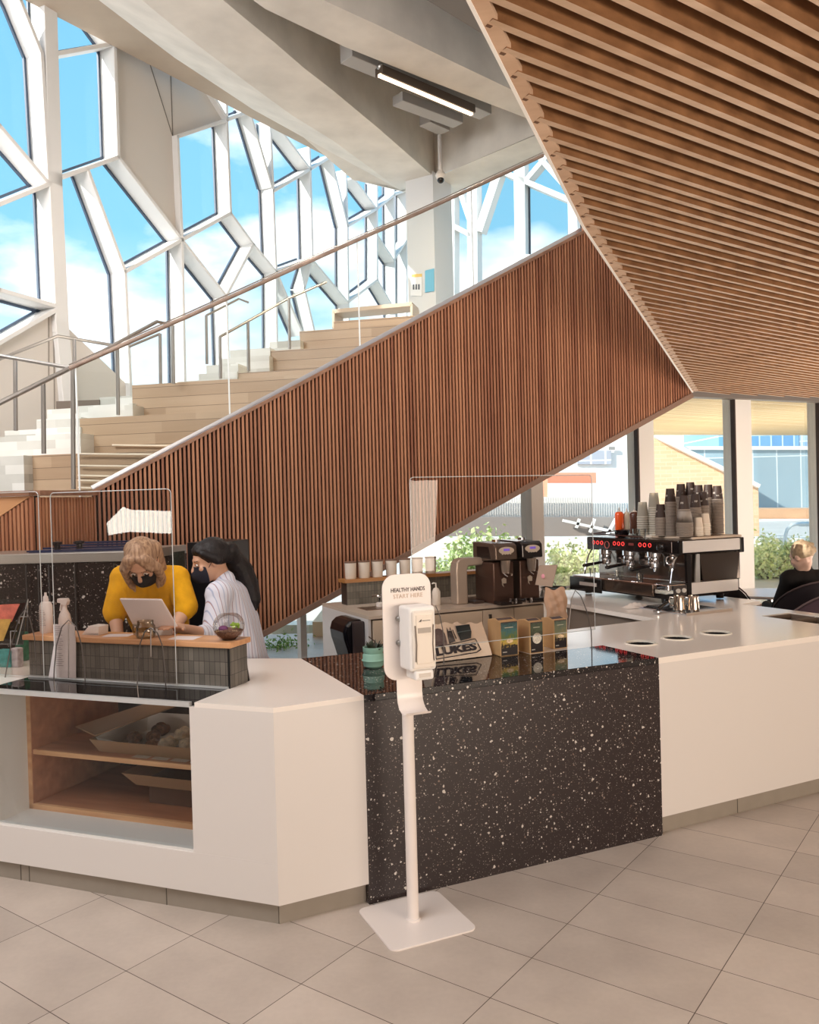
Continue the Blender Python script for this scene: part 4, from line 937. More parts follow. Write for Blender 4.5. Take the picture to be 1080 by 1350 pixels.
for k in range(3): MB().box(.1+.1*k, .115+.1*k, .02, .38, .525, .529).build('rail_slot', mat('rail_slot', (110, 90, 74), .5), em)
MB().tube([(.0, .42, .515), (.0, LN, .53), (.3, LN+.02, .55), (.48, LN, .53)], .006, 8).build('top_rail', mat('top_rail', (90, 56, 46), .3, .4), em, smooth=True)
em.scale = (MS, MS, MZ)
TOPZ = HT+.006+.53*MZ
def on_machine(px, dx): p = Pl(MP+E1*dx*MS, E2)(px, 700); return Vector((p.x, p.y, 0))
# ------------------------------------------------------------------ cups on the machine
dark = mat('cup_dark', (58, 42, 36), .55); rimc = mat('cup_rim', (150, 136, 124), .6); prt = mat('cup_print', (198, 190, 180), .6)
def cup_mesh(name, r, rb, h, mats, prints=True):
    r *= MS; rb *= MS; h *= MS; mb = MB()                  # upside-down cup, mouth at z=0
    mb.slot(1); mb.lathe([(r+.002, 0), (r+.0035, .003), (r+.002, .007), (r, .009)], n=16); mb.f = mb.f[:-2]; mb.mi = mb.mi[:-2]
    mb.slot(0); mb.lathe([(r, .009), (rb, h-.001), (rb-.001, h), (0, h)], n=16)
    if prints:
        mb.slot(2)
        for a in (0, 2.1, 4.2):
            for k in range(5):
                t0 = a-.28+k*.13; rr = r-(r-rb)*.5+.0006; z0 = h*.44
                mb.add([(rr*math.cos(t0), rr*math.sin(t0), z0), (rr*math.cos(t0+.08), rr*math.sin(t0+.08), z0), (rr*math.cos(t0+.08)*.99, rr*math.sin(t0+.08)*.99, z0+.014), (rr*math.cos(t0)*.99, rr*math.sin(t0)*.99, z0+.014)], [(0, 1, 2, 3)])
    o = mb.build(name, mats, smooth=True); return o
def stack(proto, px, ytop, dx, zbase, pitch, h, lab_top, lab, grp, top=None, jit=.0015):
    pitch *= MS; h *= MS; p = on_machine(px, dx); zt = ay(px, ytop, p.y).z; n = max(1, int(round((zt-zbase-h)/pitch))+1)
    for k in range(n):
        o = proto if (proto.get('used') is None) else proto.copy()
        if proto.get('used') is None: proto['used'] = 1
        else: C.objects.link(o)
        last = k == n-1
        o.location = (p.x+rnd.uniform(-jit, jit), p.y+rnd.uniform(-jit, jit), zbase+k*pitch); o.rotation_euler = (0, 0, rnd.uniform(0, 6))
        tag(o, lab_top if last else lab, 'cup', grp)
    return p, zt
cp_ = cup_mesh('paper_cup', .037, .027, .098, [dark, rimc, prt])
specs = [(872, 664.6, .06, 'short stack at the left end of the dark cups'), (885, 644, .10, 'second stack from the left, in front'), (899, 638, .33, 'stack behind the wide grey cups'),
 (911.5, 635, .40, 'tallest stack, at the back'), (918, 652, .22, 'lower stack just right of the wide grey cups'), (922, 639, .42, 'back stack just right of the tallest'), (928, 650, .30, 'front stack behind the small white cups'),
 (935, 639, .44, 'last but one stack on the right'), (947, 640.6, .46, 'rightmost stack')]
for px, yt, dx, d in specs:
    stack(cp_, px, yt, dx, TOPZ, .0105, .098, 'dark brown cup, top of the %s' % d, 'paper cup rim nested in the %s' % d, 'dark takeaway cups nested in the %s' % d)
wide = cup_mesh('wide_paper_cup', .052, .040, .085, [mat('cup_grey', (150, 140, 132), .55), rimc, prt], False)
p, zt = stack(wide, 903, 673, .06, TOPZ, .0105, .085, 'wide grey paper cup, top one of the wide stack', 'wide grey cup rim nested in the wide stack', 'wide grey cups in one stack')
o = cp_.copy(); C.objects.link(o); o.location = (p.x, p.y, zt+.001); tag(o, 'single dark cup standing on the wide grey stack', 'cup')
wc = cup_mesh('small_white_cup', .030, .023, .075, [mat('cup_white', (222, 206, 188), .6), mat('cup_white_rim', (234, 222, 206), .6), prt], False)
stack(wc, 921, 683, .16, TOPZ, .012, .075, 'top cup of the shorter small white stack before the dark cups', 'white cup rim in the shorter small white stack', 'shorter stack of small white cups')
stack(wc, 930.5, 676, .23, TOPZ, .012, .075, 'top cup of the taller small white stack before the dark cups', 'white cup rim in the taller small white stack', 'taller stack of small white cups')
clear = mat('clear_plastic', (232, 222, 204), .15, trans=.55, ior=1.1)
cc = cup_mesh('clear_cup', .040, .030, .11, [clear, mat('clear_rim', (240, 230, 214), .2, trans=.3), prt], False)
stack(cc, 848, 662, .16, TOPZ-.01, .016, .11, 'top clear plastic cup of the shorter clear stack', 'clear cup in the shorter clear stack', 'shorter stack of clear plastic cups')
stack(cc, 863, 650, .22, TOPZ-.01, .016, .11, 'top clear plastic cup of the taller clear stack', 'clear cup in the taller clear stack', 'taller stack of clear plastic cups')
# sauce bottles, bowl and glasses on the machine
def bottle(px, dx, h, r, body, fill, label):
    h *= MS; r *= MS; p = on_machine(px, dx); t = thing('squeeze_bottle', label, 'bottle', (p.x, p.y, TOPZ-.012))
    MB().lathe([(r*.9, 0), (r, .006), (r, h*.72), (r*.8, h*.8), (.008, h*.86)], n=16).build('body', body, t, smooth=True)
    MB().lathe([(r*.82, h*.78), (r*.5, h*.84), (.007, h*.88), (.003, h)], n=14).build('nozzle', mat('nozzle_grey', (214, 204, 192), .4), t, smooth=True)
    return t
bottle(817, .30, .20, .034, mat('sauce_orange', (244, 96, 40), .25), None, 'squeeze bottle of orange sauce on the espresso machine')
bottle(827, .36, .19, .028, mat('sauce_cream', (212, 198, 172), .25), None, 'cream coloured squeeze bottle between the orange and the brown one')
bottle(837, .30, .20, .036, mat('sauce_brown', (92, 58, 46), .2), None, 'brown syrup bottle left of the clear cups')
p = on_machine(820, .05); t = thing('black_bowl', 'black ceramic bowl at the left end of the machine top', 'bowl', (p.x, p.y, TOPZ-.022))
MB().lathe([(.03, 0), (.05, .008), (.058, .03), (.06, .055), (.056, .055), (.052, .03), (.04, .012), (0, .01)], n=22).build('bowl', mat('bowl_black', (24, 18, 20), .12), t, smooth=True)
gm = glassmat('tumbler_glass', (248, 248, 246), .05, .9)
def tumbler(name, label, p, r, h, grp=None):
    o = MB().lathe([(r*.8, 0), (r, h), (r-.002, h), (r*.8-.002, .006), (0, .006)], n=18).build(name, gm, smooth=True, loc=p); return tag(o, label, 'glass', grp)
for px, l in ((838, 'small clear tumbler beside the black bowl'), (847, 'small clear tumbler before the clear cup stacks')):
    p = on_machine(px, .04); tumbler('tumbler', l, (p.x, p.y, TOPZ-.022), .028, .07)
def on_tray(x, y, z=.161): return MP+E1*x*MS+E2*y*MS+Z*z*MZ
tumbler('shot_glass', 'shot glass at the near end of the drip tray', on_tray(-.1, .34), .026, .055); tumbler('shot_glass', 'shot glass under the middle group', on_tray(-.06, .62), .024, .055); tumbler('shot_glass', 'shot glass under the farthest group', on_tray(-.09, .86), .027, .06)
# ------------------------------------------------------------------ pitchers on their steel tray
t = thing('rinser_tray', 'flat steel tray holding two milk pitchers', 'tray', g(906, 812, HT), AE)
MB().box(0, .40, 0, .5, 0, .012).build('plate', mat('tray_steel', (214, 222, 230), .08, .9), t, bevel=.003)
MB().box(-.006, .406, -.006, 0, 0, .018).build('front_lip', mat('tray_lip', (196, 180, 166), .3, .4), t)
pit = mat('pitcher_steel', (196, 180, 166), .16, .95)
for px, py, lab in ((899, 806, 'left steel milk pitcher with its handle showing'), (918, 806, 'right steel milk pitcher beside the tray edge')):
    t = thing('milk_pitcher', lab, 'pitcher', g(px, py, HT+.012)+Vector((0, .05, 0)), AE+2.2)
    MB().lathe([(.036, 0), (.041, .006), (.039, .05), (.034, .085), (.036, .1), (.034, .1), (.032, .085), (.037, .05), (.038, .01), (0, .008)], n=22).build('body', pit, t, smooth=True)
    MB().tube([(.037, 0, .085), (.058, 0, .09), (.068, 0, .065), (.058, 0, .035), (.039, 0, .03)], .0045, 8).build('handle', pit, t, smooth=True)
t = thing('tamper', 'black handled tamper lying at the tray edge', 'tamper', g(868, 803, HT+.03)); MB().cone((0, 0, 0), (.10, .12, .02), .014, .018, 12).build('handle', blk, t, smooth=True); MB().lathe([(0, 0), (.028, 0), (.028, .012), (0, .012)], (-.012, -.014, -.02), 18).build('base', M['steel'], t)
def cloth(name, label, p, w, d, h, m, seed, cat='towel', rz=0):
    r = random.Random(seed); nx, ny = 16, 10; vs = []; fs = []
    ph = [r.uniform(0, 6) for _ in range(6)]
    for j in range(ny):
        for i in range(nx):
            u, v = i/(nx-1)-.5, j/(ny-1)-.5; e = max(0, 1-(abs(u)*2)**3)*max(0, 1-(abs(v)*2)**3)
            z = e*h*(.55+.25*math.sin(u*17+ph[0]+v*6)+.2*math.sin(v*19+ph[1]-u*8))+.002
            vs.append((u*w*(1+.1*math.sin(v*9+ph[2])), v*d*(1+.12*math.sin(u*8+ph[3])), z))
    for j in range(ny-1):
        for i in range(nx-1): a = j*nx+i; fs.append((a, a+1, a+nx+1, a+nx))
    o = MB().add(vs, fs).build(name, m, smooth=True, sub=1, loc=p); o.rotation_euler = (0, 0, rz); return tag(o, label, cat)
cloth('bar_towel', 'crumpled white towel under the espresso machine', g(838, 801, HT), .2, .12, .045, mat('towel_white', (212, 200, 190), .9), 4, rz=AE)
# ================================================================== BACK COUNTER EQUIPMENT
def sink_at(px, py): return g(px, py, HT)
lid = mat('canister_lid', (120, 92, 78), .5); can = mat('canister_white', (226, 216, 204), .5)
xs_ = [462.2, 480, 497.5, 516, 534, 550.5, 568]
LP = Pl(Vector(lg.location)+E2*.055, E1)
t0_ = None
names_ = ['first white canister from the left on the oak shelf', 'second white canister from the left on the oak shelf', 'third white canister from the left on the oak shelf', 'fourth white canister, just right of the gap', 'fifth white canister, one of the touching pair', 'sixth white canister, one of the touching pair', 'last white canister, standing apart at the right']
for x, nm in zip(xs_, names_):
    p = LP(x, 750); q = Vector((p.x, p.y, HT+TH_+.026))
    if t0_ is None:
        t0_ = thing('canister', nm, 'canister', q, 0, 'white canisters on the oak shelf')
        MB().lathe([(.040, 0), (.043, .004), (.046, .125), (.047, .128)], n=24).build('body', can, t0_, smooth=True)
        MB().lathe([(.0475, .126), (.049, .13), (.048, .137), (.0, .138)], n=24).build('lid', lid, t0_, smooth=True)
    else: dup(t0_, q, 0, nm)
t = thing('pump_bottle', 'clear white pump soap bottle by the sink', 'bottle', sink_at(575.5, 797))
MB().lathe([(.03, 0), (.033, .005), (.033, .10), (.02, .125), (.012, .13)], n=18).build('body', mat('soap_white', (226, 218, 208), .25), t, smooth=True)
MB().tube([(0, 0, .13), (0, 0, .165), (-.02, 0, .168), (-.03, 0, .16)], .006, 8).build('pump', mat('pump_white', (232, 226, 218), .3), t, smooth=True)
t = thing('small_faucet', 'low chrome faucet with a white base beside the tiled ledge', 'faucet', sink_at(501, 800))
MB().lathe([(.03, 0), (.03, .03), (.022, .035)], n=16).build('base', mat('faucet_white', (216, 206, 198), .3), t, smooth=True)
MB().tube([(0, 0, .03), (0, 0, .075), (-.02, -.01, .09), (-.06, -.02, .085)], .009, 8).build('spout', M['chrome'], t, smooth=True)
MB().tube([(0, 0, .08), (.03, 0, .1)], .006, 8).build('lever', M['chrome'], t, smooth=True)
# tall boiler tap
t = thing('water_tower', 'tall pale grey water tap tower curving over the counter', 'tap', sink_at(606, 796), AE)
tm_ = mat('tower_grey', (176, 160, 146), .3, .3)
MB().prism([Vector((x, -.05, z)) for x, z in ((-.05, 0), (-.052, .26), (-.045, .32), (-.02, .345), (.03, .355), (.20, .352), (.20, .295), (.06, .288), (.05, .26), (.052, 0))], Vector((0, .1, 0))).build('column', tm_, t, bevel=.012, seg=3)
MB().box(.08, .17, -.09, .09, .0, .02).build('drain', mat('drain_dark', (70, 56, 50), .3), t)
# grinders
gbz = mat('grinder_bronze', (82, 58, 48), .22, .35); gdk = mat('grinder_dark', (40, 30, 28), .2, .3); gtop = mat('grinder_head', (100, 84, 74), .25, .4)
def grinder(label, px, py, hgt, w, headm):
    t = thing('coffee_grinder', label, 'coffee grinder', sink_at(px, py), AE, 'boxy coffee grinders with glowing displays')
    MB().box(0, w, 0, .27, .0, hgt*.68).build('body', gbz, t, bevel=.012, seg=3)
    hd = MB().prism([(-.004, -.05, hgt*.72), (-.004, .29, hgt*.66), (-.004, .29, hgt), (-.004, -.015, hgt*.985), (-.004, -.045, hgt*.94)], Vector((w+.008, 0, 0))).build('head', headm, t, bevel=.01, seg=3)
    MB().prism([(-.008, .02, hgt*.74), (-.008, .22, hgt*.74), (-.008, .22, hgt*.93), (-.008, .05, hgt*.93)], Vector((.004, 0, 0))).build('side_recess', gdk, hd)
    dp = MB().lathe([(0, 0), (.068, 0), (.068, .004), (0, .004)], (w/2, -.048, hgt*.87), 24, sy=.42, axis=(0, -1, .1)).build('display_panel', mat('display_cream', (206, 192, 174), .3), hd)
    MB().box(w/2-.026, w/2+.026, -.056, -.052, hgt*.865, hgt*.90).build('screen', mat('screen_violet', (110, 86, 190), .3, em=.6), dp)
    for k in range(4): MB().ball((w/2-.036+.024*k, -.05, hgt*.815), .006, n=8, m=6).build('button', mat('button_pale', (208, 196, 182), .3), hd)
    MB().lathe([(.03, 0), (.036, .06), (.04, .1)], (w/2, -.03, hgt*.50), 16).build('chute', mat('chute_clear', (180, 164, 150), .1, .6), t, smooth=True)
    for s_ in (-1, 1): MB().tube([(w/2+s_*.03, -.0, hgt*.50), (w/2+s_*.034, -.07, hgt*.49), (w/2+s_*.016, -.085, hgt*.455)], .006, 8).build('fork', M['chrome'], t, smooth=True)
    MB().prism([(w/2-.02, -.003, hgt*.33), (w/2+.02, -.003, hgt*.33), (w/2+.022, -.003, hgt*.40), (w/2, -.003, hgt*.425), (w/2-.022, -.003, hgt*.40), (w/2-.016, -.003, hgt*.30), (w/2, -.003, hgt*.27)][:7], Vector((0, -.003, 0))).build('shield_emblem', mat('emblem', (190, 176, 160), .3), t)
    MB().box(-.0, w, -.11, 0, .0, .03).build('tray', gdk, t, bevel=.005)
    MB().lathe([(.03, 0), (.03, .02), (0, .02)], (w/2, .1, hgt), 14).build('hopper_cap', M['chrome'], t)
    return t
grinder('left coffee grinder with a brown head behind the acrylic screen', 651, 797, .47, .19, gtop)
grinder('right coffee grinder with a glossy black head beside the tablet', 686, 793.5, .475, .185, mat('grinder_black_head', (30, 26, 28), .12))
for px, py, l in ((677, 797, 'black portafilter with chrome spouts lying left on the counter'), (697, 796, 'black portafilter lying before the right grinder')):
    t = thing('portafilter', l, 'portafilter', sink_at(px, py)+Z*.03, AE+.3)
    MB().lathe([(.0, -.025), (.03, -.02), (.034, .0), (.034, .018), (.03, .018)], n=16).build('basket', M['chrome'], t, smooth=True)
    MB().cone((.03, -.01, 0), (.15, -.05, -.005), .011, .015, 10).build('handle', blk, t, smooth=True)
# tablet on a stand, pan and cloth
t = thing('order_tablet', 'grey-backed tablet tilted on a stand, with a small pink mark', 'tablet', g(718, 790, HT)); b0 = Vector(t.location)
q4 = [ay(705.5, 771, 6.1)-b0, ay(728, 774, 6.0)-b0, ay(735, 744.5, 6.15)-b0, ay(710.5, 745.5, 6.25)-b0]
MB().prism(q4, Vector((.006, .012, 0))).build('shell', mat('tablet_back', (176, 156, 140), .4), t, bevel=.003)
c_m = (q4[0]*.55+q4[1]*.2+q4[2]*.1+q4[3]*.15)+Vector((-.0, -.012, .02)); MB().ball(c_m+Vector((.012, 0, .01)), .013, .003, .017).build('mark', mat('pink_mark', (244, 170, 190), .4), t)
MB().cone((0, .1, 0), (0, .06, .06), .025, .015).build('stand', M['brushed'], t)
t = thing('frying_pan', 'flat black pan resting beside the tablet', 'pan', g(733, 786, HT)+Vector((.02, .2, .035)))
MB().lathe([(0, 0), (.10, 0), (.115, .018), (.11, .018), (.098, .004), (0, .004)], n=24).build('pan', blk, t, smooth=True); MB().cone((.11, 0, .015), (.25, .03, .02), .01, .012).build('handle', mat('pan_handle', (214, 206, 204), .3, .5), t)
o = cloth('hanging_cloth', 'tan cloth hanging over the back counter edge', Vector((0, 0, 0)), .15, .2, .05, mat('cloth_tan', (196, 162, 136), .9), 9, 'cloth')
pc = ay(733, 795, 5.75); o.location = pc; o.rotation_euler = (math.radians(78), 0, AE-.4)
# ================================================================== FRONT COUNTER ITEMS
pot = g(492, 882, HT)+Vector((0, .05, 0)); t = thing('plant_pot', 'small sage green ribbed pot of dark succulents on the terrazzo', 'potted plant', pot)
MB().lathe([(.038, 0), (.048, .008), (.052, .028), (.058, .036), (.052, .044), (.052, .062), (.046, .07), (.050, .078), (.050, .1), (.046, .1), (.044, .08), (0, .078)], n=28).build('pot', mat('pot_sage', (132, 172, 156), .5, noise=.06, nscale=30), t, smooth=True)
lf = MB(); r = random.Random(5)
for k in range(34):
    a = r.uniform(0, 6.28); el = r.uniform(.15, 1.2); L = r.uniform(.03, .055); p0 = Vector((math.cos(a)*.018, math.sin(a)*.018, .085)); d = Vector((math.cos(a)*math.cos(el), math.sin(a)*math.cos(el), math.sin(el))); s = d.cross(Z).normalized()*.009
    lf.add([p0, p0+d*L*.5+s, p0+d*L+Z*.004, p0+d*L*.5-s, p0+d*L*.5-Z*.004], [(0, 1, 2), (0, 2, 3), (0, 4, 1), (1, 4, 2), (2, 4, 3), (3, 4, 0)])
lf.build('leaves', mat('succulent', (52, 58, 42), .5, noise=.4, nscale=60), t)
MB().tube([(0, 0, .08), (.01, 0, .125), (-.02, .0, .15)], .003, 6).build('stalk', mat('stalk', (70, 54, 44), .6), t)
# tote
t = thing('canvas_tote', 'cream canvas bag printed LUKES with dark shapes, on the terrazzo', 'bag', g(573, 874, HT), AE)
cream = mat('canvas_cream', (226, 206, 186), .85, bump=.2, nscale=300); ink = mat('tote_ink', (36, 26, 32), .6)
FN = Vector((0, -.2, .07)).normalized(); SL = Vector((0, .07, .19)).normalized()
def tf(x, v, o=.0): return Vector((x, 0, .004))+SL*v+Vector((0, -SL.z, SL.y))*o       # point on the sloping front
W_ = .335
mb = MB(); nx = 22
for i in range(nx):
    pass
prof = [(0, .0), (0.0, .03), (0, .075), (0, .12), (0, .165), (0, .195)]
vs = []; fs = []
cols = 24
for i in range(cols+1):
    x = W_*i/cols; tp_ = .188+.006*math.sin(i*1.1)+(.006 if i < 14 else -.0)-.0006*i
    for j in range(8):
        v = tp_*j/7; o = .004*math.sin(i*.8+j*.5)*(1 if 0 < j < 7 else 0); xx = x*(1-.06*j/7*(1 if i > cols/2 else 0)); vs.append(tf(xx, v, o))
    b_ = tf(x, tp_); vs.append(b_+Vector((0, .03, -.01))); vs.append(Vector((x, .15, .07))); vs.append(Vector((x, .2, .002)))
m_ = 11
for i in range(cols):
    for j in range(m_-1): a = i*m_+j; fs.append((a, a+m_, a+m_+1, a+1))
fs.append(tuple(range(m_))); fs.append(tuple(cols*m_+k for k in range(m_)))
MB().add(vs, fs).build('canvas', cream, t, smooth=True)
def dec(pts, name='print_shape', m=ink, o=.007): MB().prism([tf(x, v, o) for x, v in pts], Vector((0, -SL.z, SL.y))*.0015).build(name, m, t)
dome = [(.012, .078)]+[(.048-.038*math.cos(k*PI/8), .12+.045*math.sin(k*PI/8)) for k in range(9)]+[(.086, .078)]
dec(dome, m=mat('ink_grey', (82, 66, 68), .6))
dec([(.098, .082), (.097, .12), (.100, .165), (.106, .150), (.114, .150), (.120, .166), (.126, .14), (.136, .09)])
for x in (.105, .1135): dec([(x, .146), (x+.005, .146), (x+.005, .151), (x, .151)], m=mat('ink_light', (230, 220, 210), .6), o=.0092, name='print_dot')
dec([(.13, .15), (.134, .15), (.146, .105), (.14, .1)], 'print_stroke')
dec([(.152, .168), (.235, .17), (.238, .13), (.228, .098), (.166, .09), (.156, .13)], m=mat('ink_teal', (20, 34, 40), .12))
dec([(.156, .136), (.236, .14), (.236, .1365), (.156, .1325)], 'print_line', mat('ink_teal_line', (90, 110, 112), .3), .0092)
mbx = MB()
fr_ = [(.008, .012), (.245, .022), (.272, .034), (.252, .092), (.165, .083), (.008, .072)]
for a, b in zip(fr_, fr_[1:]+fr_[:1]): mbx.bar(tf(*a, .008), tf(*b, .008), .0045, .002, up=FN)
mbx.build('print_frame', ink, t)
tx = text('LUKES', ink, t, tf(.131, .049, .008), .235, (1, .0, .035), SL, height=.042, bold=.05)
# coffee bags
kraft = mat('kraft_paper', (206, 168, 120), .8, noise=.05, nscale=40)
def print_mat(name, top, mid, low):
    m, nt, b = newmat(name); G = NG(nt); co = G.coord(); sp = G.n('ShaderNodeSeparateXYZ'); G.put(sp.inputs[0], co)
    n = G.noise(co, 60, 4); f = G.m('ADD', G.m('DIVIDE', sp.outputs[2], .19), G.m('MULTIPLY', G.m('SUBTRACT', n, .5), .5))
    G.put(b.inputs['Base Color'], G.ramp(f, [(0, lin((24, 18, 22))), (.28, lin((34, 24, 26))), (.36, lin(low)), (.5, lin(mid)), (.68, lin(top)), (1, lin((52, 66, 70)))])); b.inputs['Roughness'].default_value = .3; return m
def coffee_bag(label, px, py, w, dp, h, pm, disc=False):
    t = thing('coffee_bag', label, 'coffee bag', g(px, py, HT), AE, 'kraft bags of coffee with printed fronts')
    MB().add([(0, 0, 0), (w, 0, 0), (w, dp, 0), (0, dp, 0), (0, 0, h*.93), (w, 0, h*.93), (w, dp, h*.95), (0, dp, h*.95), (0, dp*.5, h), (w, dp*.5, h)], [(0, 3, 2, 1), (0, 1, 5, 4), (2, 3, 7, 6), (0, 4, 8, 7, 3), (1, 2, 6, 9, 5), (4, 5, 9, 8), (6, 7, 8, 9)]).build('bag', kraft, t, bevel=.004)
    MB().box(.006, w-.008, -.002, .001, .004, h*.9).build('front_print', pm, t)
    MB().prism([(.006, -.002, h*.9), (w-.008, -.002, h*.9), (w-.012, dp*.45, h*.985), (.010, dp*.45, h*.985)], Vector((0, -.001, .003))).build('top_fold', mat('fold_dark', (88, 80, 84), .25), t)
    MB().box(w*.25, w*.7, -.0035, -.002, h*.76, h*.78).build('print_line', mat('print_cream', (220, 224, 206), .4), t)
    MB().box(w*.12, w*.34, -.0035, -.002, h*.1, h*.125).build('print_tag', mat('print_cream2', (190, 184, 176), .4), t)
    if disc: MB().lathe([(0, 0), (.028, 0), (.028, .0015), (0, .0015)], (w*.5, -.002, h*.44), 22, axis=(0, -1, 0)).build('round_emblem', mat('emblem_white', (222, 214, 200), .5, noise=.35, nscale=160), t)
    else: MB().lathe([(0, 0), (.02, 0), (.02, .0015), (0, .0015)], (w*.5, -.002, h*.4), 20, sy=.5, axis=(0, -1, 0)).build('bowl_print', mat('bowl_print', (222, 196, 160), .5, noise=.4, nscale=120), t)
coffee_bag('leftmost coffee bag, teal and yellow print, beside the canvas bag', 660, 866, .112, .12, .19, print_mat('print_teal', (64, 132, 140), (110, 140, 70), (206, 172, 80)))
coffee_bag('middle coffee bag with a round white emblem on its front', 699, 862, .088, .11, .175, print_mat('print_green', (88, 110, 88), (70, 80, 64), (40, 40, 38)), True)
coffee_bag('rightmost coffee bag with a pale green print', 730.5, 856, .09, .11, .165, print_mat('print_pale', (112, 136, 120), (140, 150, 120), (170, 150, 104)))
# ================================================================== TILL LEDGE ITEMS
PT = Pl(K+L2*.33, L1)
def on_ledge(px, d=.33): p = Pl(K+L2*d, L1)(px, 800); return Vector((p.x, p.y, TZ))
wb = mat('bottle_white', (226, 214, 208), .35)
t = thing('squirt_bottle', 'tall white round-shouldered bottle at the left end of the till ledge', 'bottle', on_ledge(60.5), AL)
MB().lathe([(.031, 0), (.034, .005), (.034, .135), (.026, .152), (.014, .156), (.015, .162), (.013, .18), (.007, .184), (.006, .2), (0, .2)], n=22, sx=1, sy=.8).build('body', wb, t, smooth=True)
mb = MB(); 
for k in range(9): mb.box(-.022, .022-.006*(k % 3), -.0285, -.027, .04+.009*k, .0425+.009*k)
mb.build('label_text', mat('label_grey', (176, 162, 158), .6), t)
t = thing('spray_bottle', 'white trigger spray bottle behind the paper sheet', 'bottle', on_ledge(85, .36), AL)
MB().lathe([(.03, 0), (.034, .005), (.034, .06), (.028, .09), (.014, .115), (.013, .135)], n=20, sx=1, sy=.75).build('body', wb, t, smooth=True)
MB().prism([(-.036, -.012, .148), (-.034, -.012, .168), (.02, -.012, .17), (.028, -.012, .155), (.02, -.012, .135), (-.012, -.012, .135), (-.016, -.012, .145)], Vector((0, .024, 0))).build('trigger_head', wb, t, bevel=.003)
MB().prism([(-.02, -.006, .142), (-.013, -.006, .142), (-.018, -.006, .105), (-.027, -.006, .108)], Vector((0, .012, 0))).build('trigger', wb, t)
# hanging paper list
t = thing('paper_list', 'long white printed paper list leaning against the till ledge tiles', 'paper', K+L2*.25+Z*HT, AL)
a, b_, c1_, d1_ = [loc(t, Pl(K+L2*.24, L1)(x, y)) for x, y in ((64, 893), (100, 894), (98, 823), (70, 823))]
mid1, mid2 = loc(t, Pl(K+L2*.24, L1)(71, 850)), loc(t, Pl(K+L2*.24, L1)(100, 850))
MB().prism([a, b_, mid2, c1_, d1_, mid1], Vector((0, .002, 0))).build('sheet', mat('paper', (226, 216, 214), .7), t)
mb = MB(); x0 = mid1.x+.012
for k in range(20):
    z = d1_.z-.012-.0098*k
    if k in (5, 12): continue
    mb.box(x0, x0+.03+.02*((k*7) % 5)/5, mid1.y-.0012, mid1.y-.0002, z, z+.0022)
mb.build('printed_lines', mat('print_grey', (150, 140, 142), .7), t)
# card box, papers
p = on_ledge(124, .34); t = thing('card_box', 'small white slanted card box on the till ledge', 'box', p, AL)
MB().prism([(-.05, -.03, 0), (.048, -.03, 0), (.045, -.03, .012), (-.044, -.03, .008)], Vector((0, .001, 0))).build('slip', mat('slip', (214, 204, 200), .7), t)
MB().prism([(-.055, -.03, 0), (.045, -.03, 0), (.05, -.03, .043), (-.01, -.03, .045)], Vector((0, .07, 0))).build('box', mat('card_white', (236, 228, 222), .6), t, bevel=.002)
def paper(label, px, w, h, rz, d=.33): 
    o = MB().box(-w/2, w/2, -h/2, h/2, 0, .0015).build('paper_sheet', mat('sheet_white', (228, 218, 220), .7), loc=on_ledge(px, d)); o.rotation_euler = (0, 0, AL+rz); return tag(o, label, 'paper')
paper('thin paper sheet lying left of the till tablet', 155, .13, .08, .25); paper('paper sheet lying between the till tablet and the fish bowl', 243, .13, .09, .1)
# till tablet
t = thing('till_tablet', 'white till tablet leaning back on its stand, seen from behind', 'tablet', on_ledge(205, .37), 0); b0 = Vector(t.location)
Yt = b0.y
q4 = [ay(157.5, 790, Yt-.05)-b0, ay(213, 791, Yt-.07)-b0, ay(234, 827, Yt+.0)-b0, ay(177, 828, Yt+.02)-b0]
MB().prism(q4, Vector((.0, .009, .006))).build('shell', mat('tablet_white', (232, 222, 222), .35), t, bevel=.004, seg=3)
MB().prism([(-.03, .0, 0), (.07, .0, 0), (.06, .03, .05), (-.02, .03, .05)], Vector((0, .03, 0))).build('stand', mat('tablet_stand', (214, 206, 202), .3), t)
# glass jar
t = thing('glass_jar', 'clear glass jar mug with an embossed front on the till ledge', 'jar', on_ledge(191, .30), AL+PI)
MB().lathe([(.036, 0), (.044, .006), (.046, .03), (.044, .055), (.037, .066), (.038, .08), (.036, .08), (.035, .066), (.042, .054), (.044, .03), (.042, .008), (0, .006)], n=26).build('body', glassmat('jar_glass', (246, 242, 232), .06, .7, .03), t, smooth=True)
MB().tube([(.043, 0, .058), (.066, 0, .058), (.072, 0, .035), (.062, 0, .014), (.044, 0, .014)], .006, 8).build('handle', glassmat('jar_handle', (230, 224, 206), .12), t, smooth=True)
MB().tube([(-.024, 0, .0), (.0, 0, .0)], .001).build('emboss', glassmat('emboss'), t) if False else None
